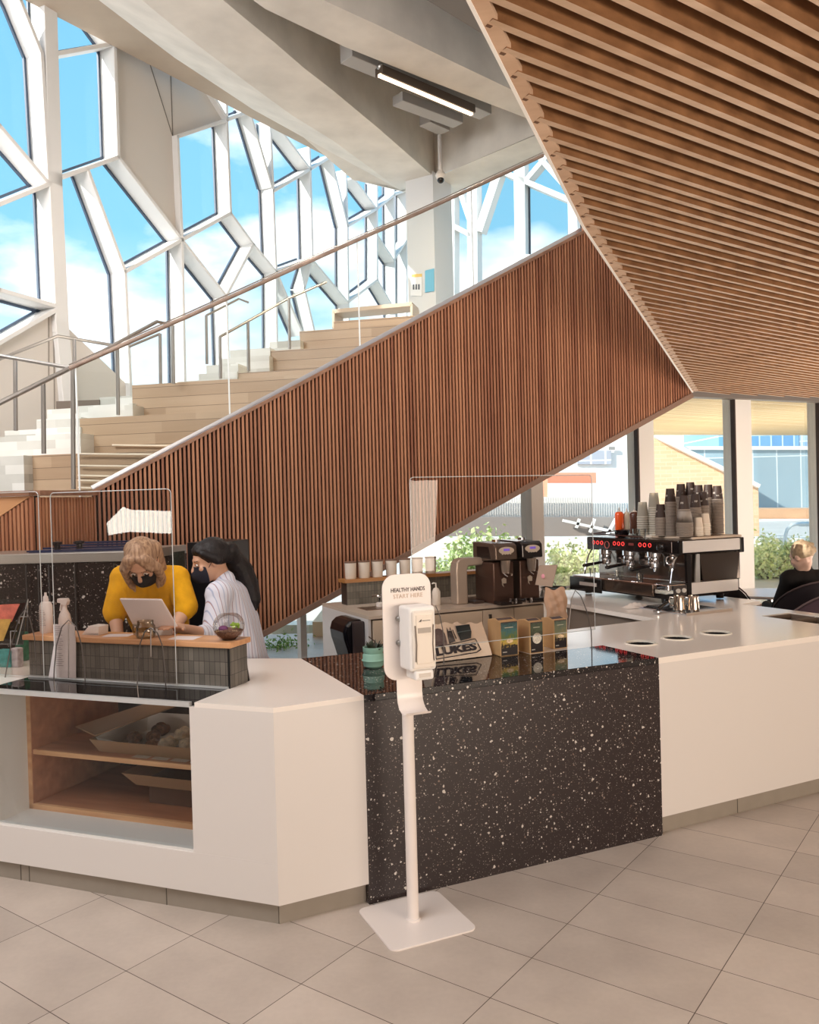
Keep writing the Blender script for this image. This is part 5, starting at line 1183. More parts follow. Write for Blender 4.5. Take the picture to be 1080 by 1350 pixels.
# fish bowl terrarium
t = thing('fish_bowl', 'round glass bowl holding brown gravel, a purple stone and a green plant', 'terrarium', on_ledge(301, .335)+Z*0)
R_ = .071
MB().lathe([(.03, 0)]+[(R_*math.cos(a), .062+R_*math.sin(a)*.92) for a in [(-1.06+k*.17) for k in range(13)]], n=32, cap=(1, 0)).build('bowl', glassmat('bowl_glass', (251, 251, 251), .02, .6), t, smooth=True)
MB().lathe([(.0, .006), (.03, .006), (.052, .022), (.064, .042), (.04, .05), (.0, .045)], n=24).build('gravel', mat('gravel_brown', (120, 84, 66), .9, noise=.5, nscale=160, bump=.6), t, smooth=True)
MB().ball((-.02, -.025, .054), .022, .018, .014).build('purple_stone', mat('stone_purple', (104, 52, 96), .6, noise=.3, nscale=90), t, smooth=True)
mb = MB(); r = random.Random(2)
for k in range(30): a = r.uniform(0, 6.3); mb.ball((.03+math.cos(a)*r.uniform(0, .018), -.01+math.sin(a)*.016, .056+r.uniform(0, .018)), .006, .004, .006, n=6, m=4)
mb.build('green_plant', mat('moss_green', (140, 170, 60), .7), t)
mb = MB()
for k in range(12): mb.ball((-.045+.008*k, -.045+.002*(k % 3), .044), .004, n=6, m=4)
mb.build('pale_pebbles', mat('pebble', (206, 176, 140), .8), t)
# leaflet rack at the far left
rp = g(14, 878, HT); t = thing('leaflet_rack', 'tilted acrylic leaflet rack holding coloured leaflets at the left edge', 'rack', rp, AL)
def rackq(pts, d=.0): return [loc(t, Pl(Vector((rp.x, rp.y, 0))+L2*d, L1)(x, y)) for x, y in pts]
MB().prism(rackq([(-30, 850), (30, 850), (37, 790), (-25, 790)], .06), Vector((0, .004, 0))).build('back_plate', glassmat('rack_acrylic', (200, 206, 210), .12), t)
MB().tube(rackq([(22, 850), (37, 790), (36, 813), (26, 813), (25, 822)], .02), .003, 6).build('frame_edge', M['acrylic_edge'], t)
MB().tube(rackq([(14, 862), (14, 832), (22, 832)], .0), .003, 6).build('side_frame', M['acrylic_edge'], t)
def leaflet(label, quad, d, col): 
    o = MB().prism([p for p in rackq(quad, d)], Vector((0, .003, 0))).build('leaflet', col, None)
    o.location = t.location; o.rotation_euler = t.rotation_euler; return tag(o, label, 'leaflet')
leaflet('coral red leaflet with a dark flourish, upper in the rack', [(-20, 822), (15, 820), (26, 796), (-15, 798)], .04, mat('leaflet_red', (232, 128, 110), .6, noise=.25, nscale=25))
leaflet('ochre yellow leaflet in the lower rack pocket', [(-25, 845), (4, 845), (15, 816), (-20, 817)], .02, mat('leaflet_yellow', (222, 178, 92), .6, noise=.15, nscale=30))
def packet(label, px, py, w, dp, h, col, nz=.0):
    o = MB().box(-w/2, w/2, 0, dp, 0, h).build('snack_packet', mat(label[:20].replace(' ', '_'), col, .5, noise=.3, nscale=35), loc=g(px, py, HT), bevel=.006); o.rotation_euler = (0, 0, AL); return tag(o, label, 'packet')
packet('teal patterned packet at the foot of the rack', 4, 880, .09, .05, .09, (78, 160, 156)); packet('pale printed packet beside the till ledge tiles', 19, 880, .05, .04, .10, (196, 188, 190)); packet('green packet squeezed behind the pale one', 25, 872, .05, .05, .155, (70, 140, 112))
# ================================================================== PASTRY CASE CONTENTS
def case_at(px, py, z): return g(px, py, z)
zS = zsh+.007
tray_m = mat('tray_card', (160, 124, 92), .6); pap = mat('baking_paper', (208, 198, 188), .8)
t = thing('pastry_tray', 'open cardboard tray lined with paper on the upper shelf', 'tray', K+Z*zS, AL)
def lk(px, py, z): return loc(t, g(px, py, z))
b0 = lk(228, 1003, zS); b1 = lk(118, 984, zS); 
X0, X1, Y0, Y1 = -1.10, -.47, .27, .62
MB().box(X0, X1, Y0, Y1, 0, .006).build('bottom', tray_m, t)
MB().add([(X0, Y0, .0), (X1, Y0, 0), (X1, Y1, 0), (X0, Y1, 0), (X0-.04, Y0-.02, .06), (X1+.0, Y0-.02, .06), (X1+.03, Y1+.03, .07), (X0-.04, Y1+.03, .07)], [(0, 1, 5, 4), (1, 2, 6, 5), (2, 3, 7, 6), (3, 0, 4, 7)]).build('sides', tray_m, t)
MB().add([(X0+.02, Y0+.02, .012), (X1-.02, Y0+.02, .012), (X1-.02, Y1-.02, .012), (X0+.02, Y1-.02, .012), (X0-.02, Y0+.0, .066), (X0+.2, Y0+.0, .045), (X1, Y0, .05), (X1+.02, Y1+.04, .10), (X0-.02, Y1+.04, .09)], [(0, 1, 2, 3), (0, 1, 6, 5), (0, 5, 4), (2, 3, 8, 7), (3, 0, 4, 8), (1, 2, 7, 6)]).build('paper_lining', pap, t)
MB().prism([(-1.32, .36, .075), (-1.12, .27, .07), (-.86, .58, .16), (-1.02, .64, .165)], Vector((0, 0, .006))).build('lid_flap', tray_m, t)
def pastry(label, x, y, z, col, r, kind):
    o_ = K+Z*zS; base = Vector((K.x, K.y, zS))+L1*x+L2*y+Z*z; mb = MB(); rr = random.Random(int(x*1000))
    n, m = 14, 9; mb.ball((0, 0, r*.6), r*1.25, r, r*.75, n, m)
    mb.v = [(vx*(1+.12*math.sin(9*vy/r+vx/r*4)), vy*(1+.1*math.cos(7*vx/r)), vz*(1+.1*math.sin(vx/r*6))) for vx, vy, vz in mb.v]
    o = mb.build('pastry', col, smooth=True, loc=base); o.rotation_euler = (0, 0, rr.uniform(0, 3)); return tag(o, label, 'pastry', 'pastries in the lined tray')
brown = mat('pastry_brown', (120, 78, 52), .6, noise=.5, nscale=60); sugar = mat('pastry_sugared', (236, 214, 184), .7, noise=.25, nscale=50)
pastry('plain brown pastry, leftmost in the lined tray', -1.00, .40, .014, brown, .036, 0); pastry('brown pastry just right of the leftmost one', -.92, .44, .014, brown, .036, 0); pastry('small brown pastry before the sugared heap', -.86, .36, .014, brown, .028, 0)
pastry('sugared pastry at the left of the sugared heap', -.78, .37, .014, sugar, .038, 0); pastry('sugared pastry crowning the heap', -.73, .42, .046, sugar, .040, 0); pastry('sugared pastry at the right of the heap', -.67, .36, .014, sugar, .038, 0); pastry('dark pastry at the back of the lined tray', -.96, .55, .014, brown, .042, 0)
pastry('sugared pastry beyond the heap at the right end', -.60, .45, .014, sugar, .036, 0)
for k in range(4):
    o = MB().box(0, .085, 0, .035, 0, .0015).build('price_card', mat('card_pale', (186, 168, 150), .6), loc=Vector((K.x, K.y, zS))+L1*(-.885+.105*k)+L2*.235); o.rotation_euler = (0, 0, AL)
    tag(o, 'pale paper card lying flat, %s of the row along the upper shelf' % ('leftmost', 'second from the left', 'third from the left', 'rightmost')[k], 'card', 'paper cards along the shelf edge')
t = thing('empty_pastry_tray', 'empty cardboard tray on the floor of the pastry case', 'tray', K+Z*.287, AL)
X0, X1, Y0, Y1 = -.95, -.43, .34, .68
MB().box(X0, X1, Y0, Y1, .09, .096).build('bottom', mat('tray_dark', (90, 70, 60), .6), t)
MB().add([(X0, Y0, .09), (X1, Y0, .09), (X1, Y1, .09), (X0, Y1, .09), (X0-.06, Y0-.03, .15), (X1+.0, Y0-.03, .15), (X1+.0, Y1+.03, .15), (X0-.05, Y1+.03, .16)], [(0, 1, 5, 4), (1, 2, 6, 5), (2, 3, 7, 6), (3, 0, 4, 7)]).build('sides', tray_m, t)
MB().box(X0+.05, X1-.05, Y0+.03, Y1-.03, 0, .09).build('stand', mat('tray_riser', (96, 62, 44), .6), t)
# ================================================================== PEOPLE
def fuse(mb, name, m, parent, voxel=.008, smooth=2, loc=None):
    """melt overlapping shapes into one continuous skin"""
    o = mb.build(name+'_raw', m, None, smooth=False)
    md = o.modifiers.new('r', 'REMESH'); md.mode = 'VOXEL'; md.voxel_size = voxel; md.use_smooth_shade = True
    sm = o.modifiers.new('s', 'SMOOTH'); sm.factor = .5; sm.iterations = smooth
    bpy.context.view_layer.update(); dg = bpy.context.evaluated_depsgraph_get()
    me = bpy.data.meshes.new_from_object(o.evaluated_get(dg)); me.name = name
    for p in me.polygons: p.use_smooth = True
    old = o.data; bpy.data.objects.remove(o); bpy.data.meshes.remove(old)
    if not me.materials: me.materials.append(m)
    n = bpy.data.objects.new(name, me); C.objects.link(n); n.parent = parent; return n
def fr3(fwd, up=(0, 0, 1)):
    f = Vector(fwd).normalized(); u = Vector(up); r = f.cross(u).normalized(); u = r.cross(f).normalized(); return Matrix((r, f, u)).transposed()
def add_head(mb, c, R):
    P = lambda x, y, z: c+R@Vector((x, y, z))
    mb.ball(c+R@Vector((0, -.008, .02)), .074, .094, .092, 20, 14, R)              # skull
    mb.ball(P(0, .02, -.035), .060, .070, .075, 18, 12, R)                         # face
    mb.ball(P(0, .045, -.088), .036, .036, .03, 14, 10, R)                         # chin
    mb.cone(P(0, .088, -.0), P(0, .103, -.036), .010, .015, 10)                    # nose
    mb.ball(P(0, .093, -.062), .022, .012, .009, 12, 8, R)                         # lips
    mb.ball(P(0, .075, .018), .048, .018, .012, 12, 8, R)                          # brow
    for s in (-1, 1):
        mb.ball(P(.040*s, .062, -.03), .022, .022, .022, 12, 8, R)
        mb.ball(P(.075*s, -.004, -.012), .010, .02, .03, 10, 8, R)                 # ear
def add_hand(mb, w, d, up, s=1, curl=.5, side=1):
    """palm from the wrist w along d, back of the hand facing up; five separate fingers"""
    d = Vector(d).normalized(); up = Vector(up); x = d.cross(up).normalized(); up = x.cross(d).normalized()
    mb.cone(w, w+d*.03*s, .023*s, .026*s, 12)
    for k in (-1.2, -.4, .4, 1.2): mb.cone(w+d*.02*s+x*.014*k*s, w+d*.082*s+x*.018*k*s, .015*s, .0115*s, 10)
    for k, L in ((-1.5, .062), (-.5, .075), (.5, .08), (1.5, .07)):
        b = w+d*.082*s+x*.0165*k*s; k1 = (d*math.cos(curl*.6)-up*math.sin(curl*.6)).normalized(); k2 = (d*math.cos(curl*1.5)-up*math.sin(curl*1.5)).normalized()
        m1 = b+k1*L*.5*s; mb.cone(b, m1, .0092*s, .0082*s, 8); mb.cone(m1, m1+k2*L*.45*s, .0082*s, .0068*s, 8)
    tb_ = w+d*.025*s+x*.026*side*s; td = (d*.7+x*.7*side-up*.25).normalized(); mb.cone(tb_, tb_+td*.036*s, .0125*s, .0105*s, 8); mb.cone(tb_+td*.036*s, tb_+td*.036*s+(td*.6+d*.6).normalized()*.03*s, .0105*s, .008*s, 8)
def eyes(t, c, R, col=(50, 34, 26), dy=.004):
    for s in (-1, 1):
        p = c+R@Vector((.031*s, .080+dy, -.004)); e = MB().ball(p, .0125, .006, .0065, 12, 8, R).build('eye', mat('eye_white', (226, 220, 214), .2), t, smooth=True)
        MB().ball(p+R@Vector((0, .0045, 0)), .0058, .003, .0058, 10, 6, R).build('iris', mat('iris', col, .1), e, smooth=True)
        MB().cone(c+R@Vector((.016*s, .084+dy, .016)), c+R@Vector((.046*s, .074+dy, .017)), .003, .002, 6).build('eyebrow', mat('brow', col, .8), t)
def mask(t, c, R, col, g_=.006):
    mb = MB(); vs = []; fs = []; nx, nz = 15, 9
    for j in range(nz):
        v = j/(nz-1)
        for i in range(nx):
            u = i/(nx-1)*2-1; a = u*1.22; z = -.100+.092*v-.012*abs(u)*(1-v)+ (-.012*abs(u) if v > .5 else 0); bul = .022*math.exp(-(u*2.4)**2)*math.sin(PI*min(1, v*1.15))
            r = .066+.010*math.sin(PI*v)
            vs.append(c+R@Vector((r*math.sin(a)*1.02, .028+(.052+bul+g_)*math.cos(a)+.016*(1-abs(u)), z)))
    for j in range(nz-1):
        for i in range(nx-1): q = j*nx+i; fs.append((q, q+1, q+nx+1, q+nx))
    o = mb.add(vs, fs).build('face_mask', mat('mask_cloth', col, .8), t, smooth=True, sub=1)
    sd = o.modifiers.new('t', 'SOLIDIFY'); sd.thickness = .003
    for s in (-1, 1): MB().tube([c+R@Vector((.068*s, .034, -.03)), c+R@Vector((.079*s, .01, -.0)), c+R@Vector((.082*s, -.012, .01))], .0018, 6).build('ear_loop', mat('loop', col, .8), o)
def rel(o, t):                                                    # world-built mesh under a placed root
    o.data.transform(Matrix.Translation(-Vector(t.location)))
def settle(t):
    for c in t.children:
        rel(c, t)
        for d in c.children: rel(d, t)
skinA = mat('skin_a', (214, 168, 140), .5); skinB = mat('skin_b', (206, 160, 132), .5)
# ---------------- person in yellow
def pt(x, y, Y): return ay(x, y, Y)
hd = pt(187, 739, 4.36); t = thing('person', 'person in a mustard yellow sweater bowed over the till tablet, brown hair, dark mask', 'person', Vector((hd.x+.03, 4.82, 0)))
R1 = fr3((.02, -.62, -.72), (0, -.72, .62)); 
shL, shR = pt(163, 762, 4.50), pt(233, 763, 4.50); neck = (shL+shR)/2+Vector((0, -.02, .035)); chest = (shL+shR)/2+Vector((0, .06, -.14)); waist = chest+Vector((0, .16, -.22)); hip = waist+Vector((.0, .10, -.17))
elL, elR = pt(151, 806, 4.46), pt(246, 800, 4.44); wrL, wrR = pt(157, 848, 4.36), pt(224, 838, 4.30)
body = MB(); add_head(body, hd, R1); body.cone(neck, hd+R1@Vector((0, -.02, -.05)), .05, .048, 14)
def torso(mb, shL, shR, chest, waist, hip, g_=0.0):
    mb.cone(shL, shR, .058+g_, .058+g_, 14)
    ax = (shR-shL).normalized()
    for k in (-1, -.4, .4, 1): mb.cone((shL+shR)/2+ax*.075*k+Vector((0, 0, -.02)), chest+ax*.07*k, .075+g_, .092+g_, 14); mb.cone(chest+ax*.07*k, waist+ax*.055*k, .09+g_, .075+g_, 14); mb.cone(waist+ax*.055*k, hip+ax*.075*k, .075+g_, .098+g_, 14)
torso(body, shL, shR, chest, waist, hip)
for sh, el, wr, s in ((shL, elL, wrL, -1), (shR, elR, wrR, 1)):
    body.cone(sh, el, .050, .040, 14); body.cone(el, wr, .040, .027, 14); add_hand(body, wr, (wr-el).normalized()+Vector((-.35*s, -.05, -.1)), (0, -.5, 1), 1, .5, -s)
for s in (-1, 1):
    hp = hip+Vector((.085*s, .0, -.02)); kn_ = Vector((hp.x+.01*s, hp.y+.0, .48)); ft = Vector((hp.x+.02*s, hp.y+.05, .07))
    body.cone(hp, kn_, .088, .055, 14); body.cone(kn_, ft, .055, .038, 12); body.cone(ft-Z*.03, ft+Vector((0, -.15, -.04)), .035, .028, 10)
fuse(body, 'body', skinA, t, .0075)
sw = MB(); torso(sw, shL, shR, chest, waist, hip, .016)
for sh, el, wr in ((shL, elL, wrL), (shR, elR, wrR)):
    cut = el.lerp(wr, .02); sw.cone(sh, el, .068, .062, 16)
    d = (wr-el).normalized(); sw.cone(cut-d*.0, cut+d*.012, .062, .056, 14); sw.cone(cut+d*.0, cut+d*.02, .060, .056, 14)
sw.cone(neck+Vector((0, 0, -.01)), neck+Vector((0, 0, .02)), .07, .062, 16)
yel = mat('sweater_yellow', (226, 166, 26), .95, noise=.14, nscale=14, bump=.5)
fuse(sw, 'sweater', yel, t, .009, 3)
tr_ = MB()
for s in (-1, 1):
    hp = hip+Vector((.085*s, .0, -.02)); kn_ = Vector((hp.x+.01*s, hp.y+.0, .48)); ft = Vector((hp.x+.02*s, hp.y+.05, .09)); tr_.cone(hp, kn_, .102, .07, 14); tr_.cone(kn_, ft, .07, .052, 12)
fuse(tr_, 'trousers', mat('trousers_dark', (40, 40, 48), .9), t, .012)
hr = MB(); P = lambda x, y, z: hd+R1@Vector((x, y, z))
hr.ball(P(0, -.018, .032), .084, .098, .088, 20, 14, R1)
for s in (-1, 1):
    hr.cone(P(.045*s, .05, .075), P(.083*s, .045, -.0), .026, .026, 10); hr.cone(P(.083*s, .045, -.0), P(.088*s, .045, -.10), .027, .022, 10); hr.cone(P(.088*s, .045, -.1), P(.075*s, .07, -.16), .023, .012, 10)
    hr.cone(P(.05*s, -.06, .02), P(.075*s, -.02, -.12), .05, .028, 10); hr.cone(P(.02*s, .06, .085), P(.062*s, .075, .02), .018, .018, 8)
    hr.cone(P(.07*s, .03, -.05), P(.06*s, .09, -.19), .02, .008, 8)
hm = wood('hair_brown', (128, 96, 76), (206, 172, 140), 2, 9, 9, .5)
fuse(hr, 'hair', hm, t, .006, 2)
mask(t, hd, R1, (22, 20, 26)); eyes(t, hd, R1)
settle(t)
# ---------------- person in the pale shirt, in profile
hd = pt(277, 738, 4.55); t = thing('person', 'person in a pale striped shirt with a long black ponytail and black mask, in profile', 'person', Vector((hd.x+.12, 4.72, 0)))
R2 = fr3((-.86, -.46, -.24), (-.2, -.1, 1)); shL, shR = pt(289, 784, 4.42), pt(312, 782, 4.72); neck = (shL+shR)/2+Vector((-.015, 0, .045)); chest = (shL+shR)/2+Vector((.03, .03, -.16)); waist = chest+Vector((.06, .02, -.22)); hip = waist+Vector((.04, .02, -.16))
body = MB(); add_head(body, hd, R2); body.cone(neck, hd+R2@Vector((0, -.03, -.05)), .046, .046, 14); torso(body, shL, shR, chest, waist, hip)
elL, wrL = pt(279, 838, 4.30), pt(240, 829, 4.08); elR, wrR = pt(283, 835, 4.85), pt(262, 850, 4.62)
body.cone(shL, elL, .046, .038, 14); body.cone(elL, wrL, .038, .026, 14); add_hand(body, wrL, (wrL-elL).normalized(), (0, 0, 1), 1, .35, -1)
body.cone(shR, elR, .046, .038, 14); body.cone(elR, wrR, .038, .026, 14); add_hand(body, wrR, (wrR-elR).normalized(), (0, 0, 1), 1, .4, 1)
ax2 = (shR-shL).normalized()
for s in (-1, 1):
    hp = hip+ax2*.085*s+Z*-.02; kn_ = Vector((hp.x, hp.y, .48)); ft = Vector((hp.x+.03, hp.y, .07)); body.cone(hp, kn_, .088, .055, 14); body.cone(kn_, ft, .055, .038, 12); body.cone(ft-Z*.03, ft+Vector((-.15, -.05, -.04)), .035, .028, 10)
fuse(body, 'body', skinB, t, .0075)
sh_ = MB(); torso(sh_, shL, shR, chest, waist, hip, .02)
for sh, el, wr in ((shL, elL, wrL), (shR, elR, wrR)): sh_.cone(sh, el, .066, .054, 16); sh_.cone(el, el.lerp(wr, .32), .052, .046, 14)
for k in (-1, 0, 1): sh_.cone(hip+ax2*.09*k, hip+ax2*.10*k-Z*.10, .10, .108, 14)
sh_.cone(neck+Z*-.02, neck+Z*.03, .066, .058, 14)
def stripe_shirt():
    m, nt, b = newmat('striped_shirt'); G = NG(nt); co = G.coord(); n = G.noise(co, 3, 3)
    k = G.m('ADD', G.v('DOT_PRODUCT', co, (30, 34, 2)), G.m('MULTIPLY', n, 2.)); f = G.m('LESS_THAN', G.m('FRACT', k), .22); f2 = G.m('LESS_THAN', G.m('FRACT', G.m('MULTIPLY', k, .5)), .07)
    c = G.mix(f, lin((218, 218, 230)), lin((176, 184, 208))); c = G.mix(f2, c, lin((176, 140, 140))); G.put(b.inputs['Base Color'], c); b.inputs['Roughness'].default_value = .9; return m
fuse(sh_, 'shirt', stripe_shirt(), t, .009, 3)
tr_ = MB()
for s in (-1, 1):
    hp = hip+ax2*.085*s+Z*-.02; kn_ = Vector((hp.x, hp.y, .48)); ft = Vector((hp.x+.03, hp.y, .09)); tr_.cone(hp, kn_, .10, .07, 14); tr_.cone(kn_, ft, .07, .05, 12)
fuse(tr_, 'trousers', mat('trousers_black', (30, 30, 34), .9), t, .012)
hr = MB(); P = lambda x, y, z: hd+R2@Vector((x, y, z))
hr.ball(P(0, -.022, .032), .087, .098, .088, 20, 14, R2); hr.ball(P(0, .022, .060), .070, .062, .050, 16, 12, R2)
for s in (-1, 1): hr.cone(P(.066*s, .045, .05), P(.078*s, -.02, .0), .022, .03, 10); hr.cone(P(.04*s, .062, .068), P(.068*s, .04, .04), .018, .018, 8)
hr.cone(P(0, -.09, .0), P(0, -.12, .02), .045, .042, 12)
ptl = [P(0, -.12, .02), pt(308, 737, 4.66), pt(320, 752, 4.70), pt(328, 770, 4.70), pt(334, 790, 4.68), pt(337, 803, 4.66)]; rr_ = [.046, .056, .06, .056, .044, .012]
for a, b, ra, rb in zip(ptl[:-1], ptl[1:], rr_[:-1], rr_[1:]): hr.cone(a, b, ra, rb, 12)
fuse(hr, 'hair', mat('hair_black', (22, 14, 15), .55, noise=.6, nscale=50, bump=.5), t, .006, 2)
mask(t, hd, R2, (26, 28, 42)); eyes(t, hd, R2, (40, 26, 22))
settle(t)
# ---------------- seated person seen from behind
CY = 7.0; seat = pt(1064, 812, CY); seat.z = .46
hd = pt(1057, 733, 6.92); t = thing('person', 'grey-blond person in a black jacket seated with their back to the room', 'person', Vector((seat.x, seat.y, 0)))
R3 = fr3((-.50, .80, -.32)); shL, shR = pt(1043, 765, 6.95), pt(1091, 765, 7.0); neck = (shL+shR)/2+Vector((-.04, .02, .09)); chest = (shL+shR)/2+Vector((.0, .0, -.15)); waist = chest+Vector((.02, -.04, -.17)); hip = Vector((waist.x+.02, waist.y-.02, .56))
body = MB(); add_head(body, hd, R3); body.cone(neck, hd+R3@Vector((0, -.02, -.05)), .055, .052, 14); torso(body, shL, shR, chest, waist, hip, .015)
for s, sh in ((-1, shL), (1, shR)):
    el = sh+Vector((.05*s-.02, .10, -.27)); wr = el+Vector((-.02-.03*s, .24, .02)); body.cone(sh, el, .056, .044, 14); body.cone(el, wr, .044, .03, 14); add_hand(body, wr, (-.1, 1, 0), (0, 0, 1), 1, .4, -s)
    hp = hip+Vector((.1*s, .04, -.02)); kn_ = Vector((hp.x+.03*s, hp.y+.42, .50)); ft = Vector((kn_.x, kn_.y+.02, .08)); body.cone(hp, kn_, .09, .06, 14); body.cone(kn_, ft, .058, .04, 12); body.cone(ft-Z*.03, ft+Vector((0, .16, -.045)), .035, .028, 10)
fuse(body, 'body', mat('skin_c', (226, 186, 166), .5), t, .009)
jk = MB(); torso(jk, shL, shR, chest, waist, hip, .035)
for s, sh in ((-1, shL), (1, shR)):
    el = sh+Vector((.05*s-.02, .10, -.27)); wr = el+Vector((-.02-.03*s, .24, .02)); jk.cone(sh, el, .08, .066, 16); jk.cone(el, wr, .062, .046, 14)
jk.cone(neck+Z*-.04, neck+Z*.015, .082, .07, 16)
fuse(jk, 'jacket', mat('jacket_black', (22, 18, 18), .85, noise=.3, nscale=9), t, .012, 3)
tr_ = MB()
for s in (-1, 1):
    hp = hip+Vector((.1*s, .04, -.02)); kn_ = Vector((hp.x+.03*s, hp.y+.42, .50)); ft = Vector((kn_.x, kn_.y+.02, .1)); tr_.cone(hp, kn_, .11, .075, 14); tr_.cone(kn_, ft, .072, .055, 12)
fuse(tr_, 'trousers', mat('trousers_grey', (56, 54, 58), .9), t, .014)
hr = MB(); P = lambda x, y, z: hd+R3@Vector((x, y, z)); r = random.Random(8)
hr.ball(P(0, -.022, .036), .088, .094, .088, 20, 14, R3)
for k in range(40):
    a, e = r.uniform(0, 6.28), r.uniform(-.5, 1.4); q = Vector((math.cos(a)*math.cos(e)*.08, -.03+math.sin(a)*math.cos(e)*.088, .03+math.sin(e)*.086))
    if q.y > .05 and q.z < .06: continue
    hr.ball(hd+R3@q, .018, n=8, m=6)
fuse(hr, 'hair', mat('hair_blond', (176, 152, 122), .7, noise=.25, nscale=45, bump=.6), t, .007, 1)
eyes(t, hd, R3, (70, 80, 90))
settle(t)
# ---------------- tub chairs and café table
def tub_chair(label, p, rz, col):
    t = thing('tub_chair', label, 'chair', p, rz, 'dark upholstered tub chairs')
    fab = mat('chair_fabric', col, .85); n = 20; vs = []; fs = []
    for i in range(n+1):
        a = -1.95+3.9*i/n; back = max(0, math.cos(a)); h = .66+.30*back**.7 if abs(a) < 1.5 else .66
        for rr, z in ((.30, .36), (.315, h-.03), (.30, h), (.275, h), (.255, h-.04), (.25, .42)):
            vs.append((math.sin(a)*rr*1.02, -math.cos(a)*rr*.98, z))
    for i in range(n):
        for j in range(6): fs.append((i*6+j, (i+1)*6+j, (i+1)*6+(j+1) % 6, i*6+(j+1) % 6))
    fs += [tuple(range(6)), tuple(n*6+k for k in range(6))[::-1]]
    MB().add(vs, fs).build('backrest', fab, t, smooth=True, sub=1)
    rim = [(math.sin(-1.95+3.9*i/n)*.312, -math.cos(-1.95+3.9*i/n)*.30, (.66+.30*max(0, math.cos(-1.95+3.9*i/n))**.7 if abs(-1.95+3.9*i/n) < 1.5 else .66)+.004) for i in range(n+1)]
    MB().tube(rim, .007, 6).build('piping', mat('chair_piping', (92, 76, 78), .7), t, smooth=True)
    MB().lathe([(0, .36), (.25, .36), (.265, .38), (.265, .42), (.24, .45), (0, .455)], n=24).build('seat', fab, t, smooth=True)
    MB().lathe([(.03, .05), (.03, .36)], n=12).build('pedestal', M['steel'], t, smooth=True)
    MB().lathe([(0, 0), (.24, 0), (.24, .012), (.03, .05)], n=24).build('base', M['steel'], t, smooth=True)
    return t
q = pt(1066, 800, 6.36); tub_chair('dark purple tub chair between the counter and the seated person', Vector((q.x, 6.30, 0)), .35, (62, 44, 52))
tub_chair('tub chair under the seated person', Vector((seat.x-.03, seat.y-.03, 0)), .12, (40, 32, 38))
q = pt(957, 800, 7.3); tub_chair('dark tub chair half hidden behind the espresso machine', Vector((q.x, 7.5, 0)), -.7, (34, 26, 30))
q = pt(1015, 792, 7.8); t = thing('cafe_table', 'round white café table before the seated person', 'table', Vector((q.x, q.y, 0)))
MB().lathe([(0, .725), (.36, .725), (.37, .735), (.365, .75), (0, .75)], n=36).build('tabletop', mat('table_white', (232, 230, 230), .2), t, smooth=True)
MB().lathe([(.03, .02), (.03, .725)], n=14).build('pedestal', M['steel'], t, smooth=True); MB().lathe([(0, 0), (.24, 0), (.24, .012), (.03, .03)], n=24).build('base', M['steel'], t, smooth=True)
# ================================================================== OUTSIDE
def ground_z(): return -.14
wh = mat('building_white', (240, 238, 234), .8); pale = mat('building_pale', (214, 210, 206), .8)
def block(name, label, x0, x1, y0, Y, dep, m, z0=-.14, cat='building', slope=None, dY=0):
    a, b = ay(x0, y0, Y), ay(x1, y0, Y+dY); t = thing(name, label, cat, Vector(((a.x+b.x)/2, (a.y+b.y)/2, z0))); o = Vector(t.location)
    tops = [a, b] if slope is None else [ay(x, y, Y+dY*(x-x0)/(x1-x0)) for x, y in slope]
    P = [Vector((p.x, p.y, p.z)) for p in tops]; base = [Vector((P[-1].x, P[-1].y, z0)), Vector((P[0].x, P[0].y, z0))]
    MB().prism([p-o for p in P+base], Vector((0, dep, 0))).build('wall', m, t); return t, o
def brickm():
    m, nt, b = newmat('sunlit_brick'); G = NG(nt); co = G.coord(); mp = G.n('ShaderNodeMapping'); G.put(mp.inputs['Vector'], co); mp.inputs['Rotation'].default_value = (PI/2, 0, 0)
    br = G.n('ShaderNodeTexBrick'); G.put(br.inputs['Vector'], mp.outputs[0]); br.inputs['Scale'].default_value = 1.; br.inputs['Brick Width'].default_value = .42; br.inputs['Row Height'].default_value = .14; br.inputs['Mortar Size'].default_value = .012
    br.inputs['Color1'].default_value = lin((236, 186, 146)); br.inputs['Color2'].default_value = lin((242, 198, 160)); br.inputs['Mortar'].default_value = lin((236, 204, 170))
    nt.links.new(br.outputs[0], b.inputs['Base Color']); b.inputs['Roughness'].default_value = .9; return m
def grid_glass(name, c1, c2, line, sx, sz_, lw=.06, tint=.5):
    m, nt, b = newmat(name); G = NG(nt); co = G.coord(); sp = G.n('ShaderNodeSeparateXYZ'); G.put(sp.inputs[0], co)
    fx = G.m('FRACT', G.m('DIVIDE', sp.outputs[0], sx)); fz = G.m('FRACT', G.m('DIVIDE', sp.outputs[2], sz_)); j = G.m('MAXIMUM', G.m('LESS_THAN', fx, lw), G.m('LESS_THAN', fz, lw*sx/sz_*.8))
    w = G.white(G.comb(G.m('FLOOR', G.m('DIVIDE', sp.outputs[0], sx)), G.m('FLOOR', G.m('DIVIDE', sp.outputs[2], sz_)), .2)); n = G.noise(co, .12, 4)
    c = G.mix(G.m('ADD', G.m('MULTIPLY', w, .35), G.m('MULTIPLY', n, .65)), lin(c1), lin(c2)); G.put(b.inputs['Base Color'], G.mix(j, c, lin(line))); b.inputs['Roughness'].default_value = .35; return m
bm_ = brickm()
t, o = block('brick_building', 'sunlit pale brick building with a long sloping roof edge', 858, 990, 570, 30, 1, bm_, slope=[(858, 571), (868, 577), (895, 590), (968, 626), (1000, 641)])
cp3 = [ay(x, y, 29.9)-o for x, y in ((858, 571), (868, 577), (895, 590), (968, 626), (1000, 641))]; mb = MB()
for a, b in zip(cp3[:-1], cp3[1:]): mb.bar(a, b, .3, .14)
